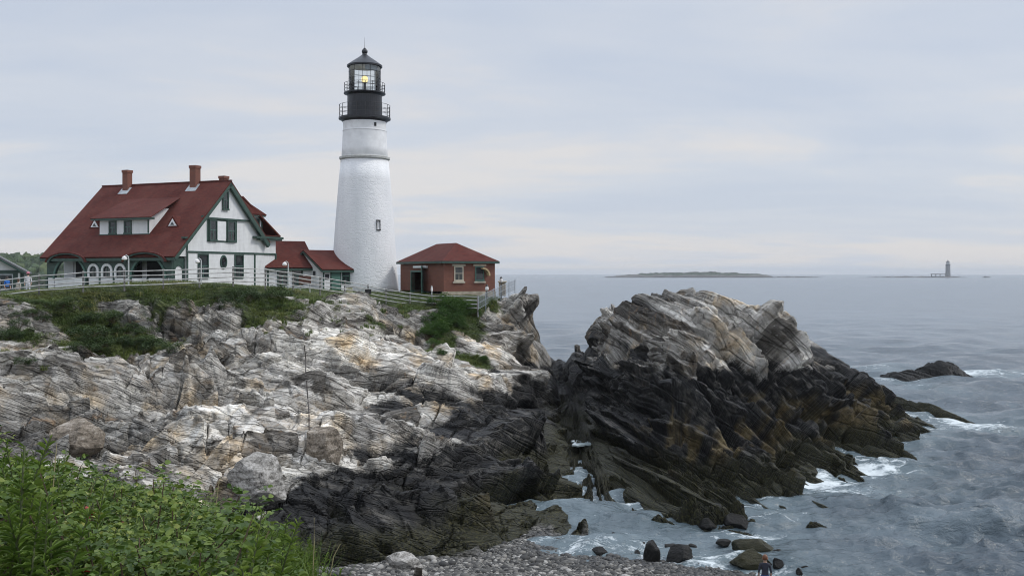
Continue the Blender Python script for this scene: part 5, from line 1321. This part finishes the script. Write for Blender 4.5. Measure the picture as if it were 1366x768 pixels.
def on_plateau(px, Y):
    x_ = (px-CX)/FPX*Y; return Vector((x_, Y, float(samp(BASE, np.array([x_]), np.array([Y]))[0])))
person(on_plateau(9.5, 79), R(60), 'person in a bright blue top behind the fence left end', (.02,.14,.50), (.04,.045,.06), (.03,.02,.015))
person(on_plateau(24.5, 82), R(-20), 'person in a cream top between the blue top and the white dress', (.55,.50,.44), (.35,.32,.28), (.10,.05,.03))
person(on_plateau(37.5, 77), R(10), 'person in white clothes with pink hat behind the fence', (.78,.76,.80), (.74,.74,.80), (.05,.03,.025), hat=(.45,.16,.20))
# ================================================================== PLANTS
def leaf_mat(name, stops, trans=.25):
    m = NM(name); oi = m.n.new('ShaderNodeObjectInfo').outputs['Random']; r = m.math('ADD', m.attr('tone_fac'), m.math('MULTIPLY', m.math('SUBTRACT', oi, .5), .42)); n = m.noise(m.coord(), 12, 3)
    c = m.ramp(m.math('ADD', m.math('MULTIPLY', r, .85), m.math('MULTIPLY', n, .15)), stops)
    m.set(Base_Color=c, Roughness=.5, Specular_IOR_Level=.35)
    t = m.n.new('ShaderNodeBsdfTranslucent'); m.link(c, t.inputs['Color']); mx = m.n.new('ShaderNodeMixShader'); mx.inputs[0].default_value = trans
    m.link(m.b.outputs[0], mx.inputs[1]); m.link(t.outputs[0], mx.inputs[2]); m.link(mx.outputs[0], m.out.inputs[0]); return m.m
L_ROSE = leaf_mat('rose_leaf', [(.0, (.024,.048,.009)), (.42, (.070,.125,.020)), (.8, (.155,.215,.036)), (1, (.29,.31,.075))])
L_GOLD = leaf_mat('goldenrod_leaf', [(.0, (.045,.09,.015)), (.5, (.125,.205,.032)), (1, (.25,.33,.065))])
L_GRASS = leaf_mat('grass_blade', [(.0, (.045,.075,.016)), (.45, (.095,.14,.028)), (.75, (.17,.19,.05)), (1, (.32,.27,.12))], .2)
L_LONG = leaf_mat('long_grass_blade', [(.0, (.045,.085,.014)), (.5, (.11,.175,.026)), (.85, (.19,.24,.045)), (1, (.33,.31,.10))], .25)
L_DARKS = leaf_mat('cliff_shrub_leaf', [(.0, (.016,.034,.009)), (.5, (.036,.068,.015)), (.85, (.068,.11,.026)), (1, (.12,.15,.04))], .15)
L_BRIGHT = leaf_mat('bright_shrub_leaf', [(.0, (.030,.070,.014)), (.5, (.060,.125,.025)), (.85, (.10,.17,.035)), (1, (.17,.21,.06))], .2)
M_STEM = simple('plant_stem', (.07,.09,.03), .7); M_TWIG = simple('brown_twig', (.09,.06,.035), .8)
M_HIP = simple('rose_hip', (.30,.028,.014), .45); M_STRAW = simple('dry_stalk', (.36,.31,.17), .8)

LT = np.array([(0,0,0),(.30,-.46,.10),(.32,0,-.04),(.30,.46,.10),(.70,-.40,.02),(.70,0,-.10),(.70,.40,.02),(1.0,0,-.22)], float)
LF3 = np.array([(0,2,1),(0,3,2),(4,5,7),(5,6,7)]); LF4 = np.array([(1,2,5,4),(2,3,6,5)])
def leaves(P, D, U, Lg, Wd):
    "leaf blades at P growing along D with upper side U"
    D = D/np.linalg.norm(D, axis=1)[:,None]; S = np.cross(U, D); S /= np.linalg.norm(S, axis=1)[:,None].clip(1e-6); N = np.cross(D, S)
    v = P[:,None]+D[:,None]*(LT[None,:,0:1]*Lg[:,None,None])+S[:,None]*(LT[None,:,1:2]*Wd[:,None,None])+N[:,None]*(LT[None,:,2:3]*Lg[:,None,None])
    k = (np.arange(len(P))*8)[:,None,None]
    return v.reshape(-1, 3), (LF3[None]+k).reshape(-1, 3), (LF4[None]+k).reshape(-1, 4)

def rose_proto(seed, n=1250, rad=.42, ht=.62):
    rng = np.random.RandomState(seed)
    o = thing('rose_shrub', (0,0,0))
    ms = MB(); P = []; D = []; U = []
    nst = 11
    for k in range(nst):
        a = rng.uniform(0, 6.28); q = rad*math.sqrt(rng.rand()); h_ = ht*rng.uniform(.6, 1.05)*(1-.35*(q/rad)**2)
        tip = Vector((q*math.cos(a), q*math.sin(a), h_)); mid = tip*.5+Vector((0,0,.06))
        ms.tube([(0,0,-.1), mid, tip], .005, 4, .002)
        for j in range(n//nst//5):
            t = rng.uniform(.35, 1.0); c = np.array(mid.lerp(tip, (t-.35)/.65))+rng.normal(size=3)*.035
            az = rng.uniform(0, 6.28); d0 = np.array([math.cos(az), math.sin(az), rng.uniform(-.1, .5)]); d0 /= np.linalg.norm(d0)
            side = np.cross([0,0,1], d0); side /= np.linalg.norm(side)
            for m_ in range(5):       # pinnate: a tip leaflet and two pairs
                if m_ == 0: p_ = c+d0*.046; dd = d0
                else:
                    s_ = 1 if m_ % 2 else -1; p_ = c+d0*(.015+.018*((m_-1)//2)); dd = d0*.45+side*s_*.9
                P.append(p_); D.append(dd+rng.normal(size=3)*.14); U.append(np.array([0,0,1.])+rng.normal(size=3)*.6)
    P, D, U = map(np.array, (P, D, U)); N = len(P); Lg = rng.uniform(.017, .031, N); Wd = Lg*rng.uniform(.68, .85, N)
    v, t3, q4 = leaves(P, D, U, Lg, Wd)
    np_mesh('foliage', v, t3, L_ROSE, o, dict(tone_fac=np.repeat((rng.rand(N)*.75+.35*(P[:,2]/ht-.3)).clip(0, 1), 8)), quads=q4)  # random leaf tone, with highlights painted in: upper leaves get lighter colour
    ms.build('stems', M_TWIG, o)
    return o
def goldenrod_proto(seed, ht=.8):
    rng = np.random.RandomState(seed); o = thing('goldenrod', (0,0,0)); ms = MB(); P = []; D = []; U = []; G = []
    for st in range(3):
        a = rng.uniform(0, 6.28); lean = rng.uniform(.02, .16); h_ = ht*rng.uniform(.75, 1.0); b = Vector((rng.normal()*.05, rng.normal()*.05, -.05))
        pts = [b+Vector((math.cos(a)*lean*t*t, math.sin(a)*lean*t*t, h_*t)) for t in np.linspace(0, 1, 6)]
        ms.tube(pts, .006, 4, .003)
        for j in range(150):
            t = rng.uniform(.12, 1.0); x_ = t*5; i = min(4, int(x_)); c = np.array(pts[i].lerp(pts[i+1], x_-i)); az = j*2.4+rng.normal()*.2
            up = .15+1.1*t**3; P.append(c); D.append([math.cos(az), math.sin(az), up+rng.normal()*.15]); U.append([0,0,1.2]); G.append((.082-.052*t**2)*rng.uniform(.75, 1.2))
    P, D, U, G = map(np.array, (P, D, U, G)); v, t3, q4 = leaves(P, D, U+np.random.RandomState(seed).normal(size=P.shape)*.15, G, G*.15)
    np_mesh('foliage', v, t3, L_GOLD, o, dict(tone_fac=np.repeat((np.random.RandomState(seed+1).rand(len(P))*.6+.4*P[:,2]/ht).clip(0, 1), 8)), quads=q4)  # random tone plus painted highlights, paler leaf colour up the stem
    ms.build('stems', M_STEM, o); return o
def blades(rng, base, n, ht, spread, wd, lean=.45):
    "grass: n bent three segment blades around each base point"
    B = np.repeat(base, n, 0); N = len(B); a = rng.uniform(0, 6.28, N); r = spread*np.sqrt(rng.rand(N))
    B = B+np.stack([r*np.cos(a), r*np.sin(a), np.zeros(N)], 1)
    h_ = ht*rng.uniform(.55, 1.1, N); az = rng.uniform(0, 6.28, N); l = lean*rng.uniform(.2, 1.2, N)*h_
    d = np.stack([np.cos(az), np.sin(az), np.zeros(N)], 1); s_ = np.stack([-np.sin(az), np.cos(az), np.zeros(N)], 1)
    w = wd*rng.uniform(.7, 1.3, N)
    lv = []
    for t, k in ((0, 1.0), (.45, .9), (.8, .55)):
        c = B+d*(l*t*t)[:,None]; c[:,2] += h_*t*(1-.12*t)
        lv += [c-s_*(w*k*.5)[:,None], c+s_*(w*k*.5)[:,None]]
    c = B+d*l[:,None]; c[:,2] += h_*.86; lv.append(c)
    v = np.stack(lv, 1).reshape(-1, 3); k = (np.arange(N)*7)[:,None,None]
    q4 = (np.array([(0,1,3,2),(2,3,5,4)])[None]+k).reshape(-1, 4); t3 = (np.array([(4,5,6)])[None]+k).reshape(-1, 3)
    return v, t3, q4, N
def tuft_proto(seed, name, n, ht, spread, wd, mat, lean=.5):
    rng = np.random.RandomState(seed); o = thing(name, (0,0,0))
    v, t3, q4, N = blades(rng, np.array([[0,0,-.03]]), n, ht, spread, wd, lean)
    np_mesh('blades', v, t3, mat, o, dict(tone_fac=np.repeat(rng.beta(2, 2.6, N), 7)), quads=q4)
    return o
def scatter(protos, spots, labels, group, cat, zf, smin=.8, smax=1.2, seed=0):
    rng = random.Random(seed)
    for i, (x_, y_, sc) in enumerate(spots):
        o = protos[i] if i < len(protos) else copy_tree(protos[i % len(protos)])
        o.location = (x_, y_, zf(x_, y_)); k = sc*rng.uniform(smin, smax); o.scale = (k, k, k*rng.uniform(.92, 1.1)); o.rotation_euler = (0, 0, rng.uniform(0, 6.28))
        tag(o, labels, cat, group)
zbank = lambda x_, y_: float(samp(BASE, np.array([x_]), np.array([y_]))[0])
# the near bank: shrubs follow the outline the photo shows
TOPX = [-60, 0, 40, 75, 110, 180, 240, 275, 300, 350, 390, 430, 450]
TOPY = [560, 573, 585, 603, 622, 628, 645, 672, 688, 675, 688, 728, 752]
rng = random.Random(11)
roses, golds, tufts = [], [], []
def near_spot(px, Y, h_, lift=0):
    return ((px-CX)/FPX*Y, Y)
for Y in np.arange(3.6, 9.4, .38):
    for px in np.arange(-110, 430, 300/Y):
        pxx = px+rng.uniform(-.5, .5)*200/Y; yy = Y+rng.uniform(-.2, .2)
        x_ = (pxx-CX)/FPX*yy; g = zbank(x_, yy)
        top = np.interp(pxx, TOPX, TOPY); zt = CAM_Z-(top-HY)/FPX*yy
        room = zt-g
        if room < .30: continue
        s_ = min(1.7, room/.60)
        isg = pxx < 118 and (pxx < 60 or yy < 6.5)
        if pxx > 418: continue
        if pxx > 300 and rng.random() < .72: golds.append((x_, yy, min(1.2, room/.80)))
        elif pxx > 290 or (pxx > 255 and yy > 6): tufts.append((x_, yy, min(1.4, room/.50)*.72))
        elif isg and rng.random() < .72: golds.append((x_, yy, min(1.7, room/.74)*rng.uniform(.8, 1.0)))
        else: roses.append((x_, yy, s_*rng.uniform(.8, 1.0)))
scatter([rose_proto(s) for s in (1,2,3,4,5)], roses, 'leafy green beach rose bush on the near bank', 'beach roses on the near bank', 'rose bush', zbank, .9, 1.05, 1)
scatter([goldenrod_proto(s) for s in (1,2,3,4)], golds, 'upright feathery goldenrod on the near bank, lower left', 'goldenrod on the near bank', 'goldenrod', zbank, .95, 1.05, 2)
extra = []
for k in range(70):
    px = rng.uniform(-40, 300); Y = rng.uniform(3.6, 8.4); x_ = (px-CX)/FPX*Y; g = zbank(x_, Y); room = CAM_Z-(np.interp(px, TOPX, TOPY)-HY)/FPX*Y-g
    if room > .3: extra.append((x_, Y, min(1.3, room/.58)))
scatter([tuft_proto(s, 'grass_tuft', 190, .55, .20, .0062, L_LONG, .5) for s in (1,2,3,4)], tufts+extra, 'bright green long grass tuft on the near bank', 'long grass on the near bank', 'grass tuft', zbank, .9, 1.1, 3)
# a few bare stalks, red hips and dry stems that stick out
for k, (px, py, Y) in enumerate(((44,650,6.2),(119,683,5.6),(200,752,4.9),(118,765,4.3),(158,697,6.0))):
    p = W(px, py, Y); m = MB()
    for q in range(3): m.sphere((.020*math.cos(q*2.1), .020*math.sin(q*2.1), .012*q), .015, 10)
    m.tube([(0,0,-.22),(.01,0,-.1),(0,0,-.012)], .004, 4)
    o = m.build('rose_hips', M_HIP, smooth=True); o.location = p; tag(o, ('dull red rose hips at the far left among goldenrod','brightest red rose hips in the middle of the rose bushes','orange rose hips low among the long grass','red rose hips at the bottom edge of the view','small orange hip beside the brightest red hips')[k], 'rose hips')
for k, (px, y0, y1, dx) in enumerate(((66,655,590,10),(415,765,690,4),(432,762,725,22),(285,660,635,10),(210,665,640,3))):
    Y = (5.8,6.4,6.2,8.0,8.2)[k]; a = W(px, y0, Y); b = W(px+dx, y1, Y); m = MB(); m.tube([a-Vector((0,0,.25))-a, (a+b)/2-a+Vector((.01,0,.01)), b-a], .0045, 5, .002)
    o = m.build('dry_stalk', M_STRAW); o.location = a
    tag(o, ('tall dry straw stalk leaning over the goldenrod','thin upright dry stalk against the black rock','bent dry stalk leaning right against the black rock','short dry stalk against the pale slab','thinnest dry stalk at the top edge of the rose bushes')[k], 'stalk')

# grass of the cliff top
def cliff_grass():
    rng = np.random.RandomState(8); N = 150000
    s = rng.uniform(-200, 800, N); Y = rng.uniform(50, 106, N); x_ = (s-CX)/FPX*Y
    vg = veg_mask(x_, Y); keep_ = (rng.rand(N) < sstep(.35, .75, vg)*(1.0-.65*sstep(1, 8, Y-np.interp(s, EP[:,0], EP[:,1]))))
    x_, Y, s, vg = x_[keep_], Y[keep_], s[keep_], vg[keep_]
    # not inside the buildings
    def inside(cx_, cy_, a, x0, x1, y0, y1):
        dx, dy = x_-cx_, Y-cy_; u = dx*math.cos(a)+dy*math.sin(a); v = -dx*math.sin(a)+dy*math.cos(a); return (u > x0) & (u < x1) & (v > y0) & (v < y1)
    bad = inside(-25.7, 90, math.atan2(-.392,.92), -15, .4, -7.1, 7.5)|inside(-23.4,95.4,R(35),-.2,5,-.2,6)|inside(-18.28,96.5,R(45),-.2,4.6,-.2,6.2)|inside(-6.3,92,R(30),-.2,5.6,-.2,10.1)|(np.hypot(x_+15.07, Y-102) < 3.6)
    x_, Y, s = x_[~bad], Y[~bad], s[~bad]
    i = np.clip(np.round((s+330)/(1.35/QUAL)).astype(int), 0, shape[0]-1)
    zz = np.empty(len(x_))
    for q in range(len(x_)):
        j = min(shape[1]-1, np.searchsorted(YY[i[q]], Y[q])); zz[q] = Zg[i[q], j]
    back = Y-np.interp(s, EP[:,0], EP[:,1])
    ht = np.where(back > 1.5, .15, .26)*(1+.5*fbm(x_/1.5, Y/1.5, 21, 2))
    base = np.stack([x_, Y, zz-.03], 1); n = 5
    v, t3, q4, M_ = blades(rng, base, n, 1.0, .16, .030, .7)
    v = v.reshape(-1, 7, 3); h_ = np.repeat(ht, n)
    bz = np.repeat(base[:,2], n); bx = np.repeat(base[:,:2], n, 0)
    v[:,:,2] = bz[:,None]+(v[:,:,2]-bz[:,None])*h_[:,None]
    v[:,:,:2] = bx[:,None]+(v[:,:,:2]-bx[:,None])*np.where(h_ > .2, .8, .7)[:,None,None]
    rn = (.42+.30*fbm(np.repeat(x_, n)/3, np.repeat(Y, n)/3, 44, 3)+.22*(rng.rand(M_)-.4)).clip(0, 1)
    o = np_mesh('grass', v.reshape(-1, 3), t3, L_GRASS, attrs=dict(tone_fac=np.repeat(rn, 7)), quads=q4)
    tag(o, 'rough green grass along the cliff top', 'grass', kind='stuff')
cliff_grass()

def shrub_proto(seed, mat, name, n=900, rad=1.0, ht=.9, leaf=.10, wr=.6):
    rng = np.random.RandomState(seed); o = thing(name, (0,0,0)); ms = MB(); P = []
    for k in range(14):
        a = rng.uniform(0, 6.28); q = rad*math.sqrt(rng.rand()); h_ = ht*(1-.45*(q/rad)**2)*rng.uniform(.55, 1.1); c = np.array([q*math.cos(a), q*math.sin(a), h_*.75])
        ms.tube([(0,0,-.2), (c[0]*.5,c[1]*.5,c[2]*.6), tuple(c)], .018, 4, .007)
        m_ = n//14; g = rng.normal(size=(m_, 3)); g /= np.linalg.norm(g, axis=1)[:,None]; P.append(c+g*(rng.rand(m_, 1)**.4)*np.array([.34,.34,.26])*rng.uniform(.7, 1.2))
    P = np.concatenate(P); P[:,2] = np.maximum(P[:,2], -.1); N = len(P); D = rng.normal(size=(N, 3)); D[:,2] = np.abs(D[:,2])*.5; U = np.array([0,0,1.])+rng.normal(size=(N, 3))*.5
    Lg = leaf*rng.uniform(.7, 1.3, N); v, t3, q4 = leaves(P, D, U, Lg, Lg*wr)
    np_mesh('foliage', v, t3, mat, o, dict(tone_fac=np.repeat((rng.rand(N)*.6+.45*(P[:,2]/ht)-.05).clip(0, 1), 8)), quads=q4); ms.build('stems', M_TWIG, o); return o  # leaf tone is part random, part height: lighter upwards
zrock = lambda x_, y_: height(x_, y_)-.05
def spots_in(lst, seed):
    rg = random.Random(seed); out = []
    for px, py, rx, ry, n, sc in lst:
        for k in range(n):
            g = ground(px+rg.uniform(-1, 1)*rx, py+rg.uniform(-1, 1)*ry); out.append((g.x, g.y, sc*rg.uniform(.7, 1.2)))
    return out
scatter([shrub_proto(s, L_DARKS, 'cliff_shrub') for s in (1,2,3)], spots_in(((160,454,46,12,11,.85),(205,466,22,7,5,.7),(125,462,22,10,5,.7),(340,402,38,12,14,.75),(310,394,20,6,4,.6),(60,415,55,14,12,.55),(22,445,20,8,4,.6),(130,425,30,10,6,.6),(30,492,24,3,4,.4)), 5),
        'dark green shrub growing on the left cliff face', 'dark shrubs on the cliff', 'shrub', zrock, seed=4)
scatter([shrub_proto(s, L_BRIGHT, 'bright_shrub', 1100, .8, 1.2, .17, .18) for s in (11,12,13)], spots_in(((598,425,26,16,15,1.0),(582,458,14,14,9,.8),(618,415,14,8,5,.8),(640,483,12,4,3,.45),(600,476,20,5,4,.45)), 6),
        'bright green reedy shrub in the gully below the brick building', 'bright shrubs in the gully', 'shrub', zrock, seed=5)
scatter([tuft_proto(s, 'cliff_tuft', 70, .5, .28, .03, L_GRASS, .6) for s in (21,22,23)], spots_in(((440,412,70,10,20,1.0),(480,428,80,12,16,.8),(520,418,40,8,9,1.0),(400,425,30,12,8,.8),(90,425,80,25,14,.8),(230,400,60,8,8,.8),(430,450,40,12,7,.7),(350,440,30,10,6,.7),(470,440,50,12,8,.7),(655,400,10,12,5,.9),(640,480,20,6,5,.7),(70,490,60,6,8,.6)), 7),
        'rough grass tuft rooted in the cliff rocks', 'grass tufts on the cliff', 'grass tuft', zrock, seed=6)

# ================================================================== POOLS IN THE GUT
def pool(px, py, wpx, hpx, label, seed):
    g = ground(px, py); s = g.y/FPX; rng = np.random.RandomState(seed); N = 28; r = 1+.25*np.sin(np.linspace(0, 6.28, N, False)*3+seed)+.12*rng.normal(size=N)
    a = wpx*s/2; b = hpx*s/2*g.y/max(1, CAM_Z-g.z)
    m = MB(); m.prism([(a*r[k]*math.cos(2*math.pi*k/N), b*r[k]*math.sin(2*math.pi*k/N), 0) for k in range(N)], (0, 0, -.1))
    q = NM('pool_water'); q.set(Base_Color=(.30,.36,.38), Roughness=.08, Normal=q.bump(q.noise(q.pos(), 4, 3), .15, .05))
    o = m.build('tide_pool', q.m); o.location = (g.x, g.y, g.z+.03); tag(o, label, 'pool', kind='structure')
pool(776, 591, 27, 7, 'wider bright pool low in the dark gut', 2); pool(788, 633, 9, 8, 'small bright trickle pool nearest the cove', 3)
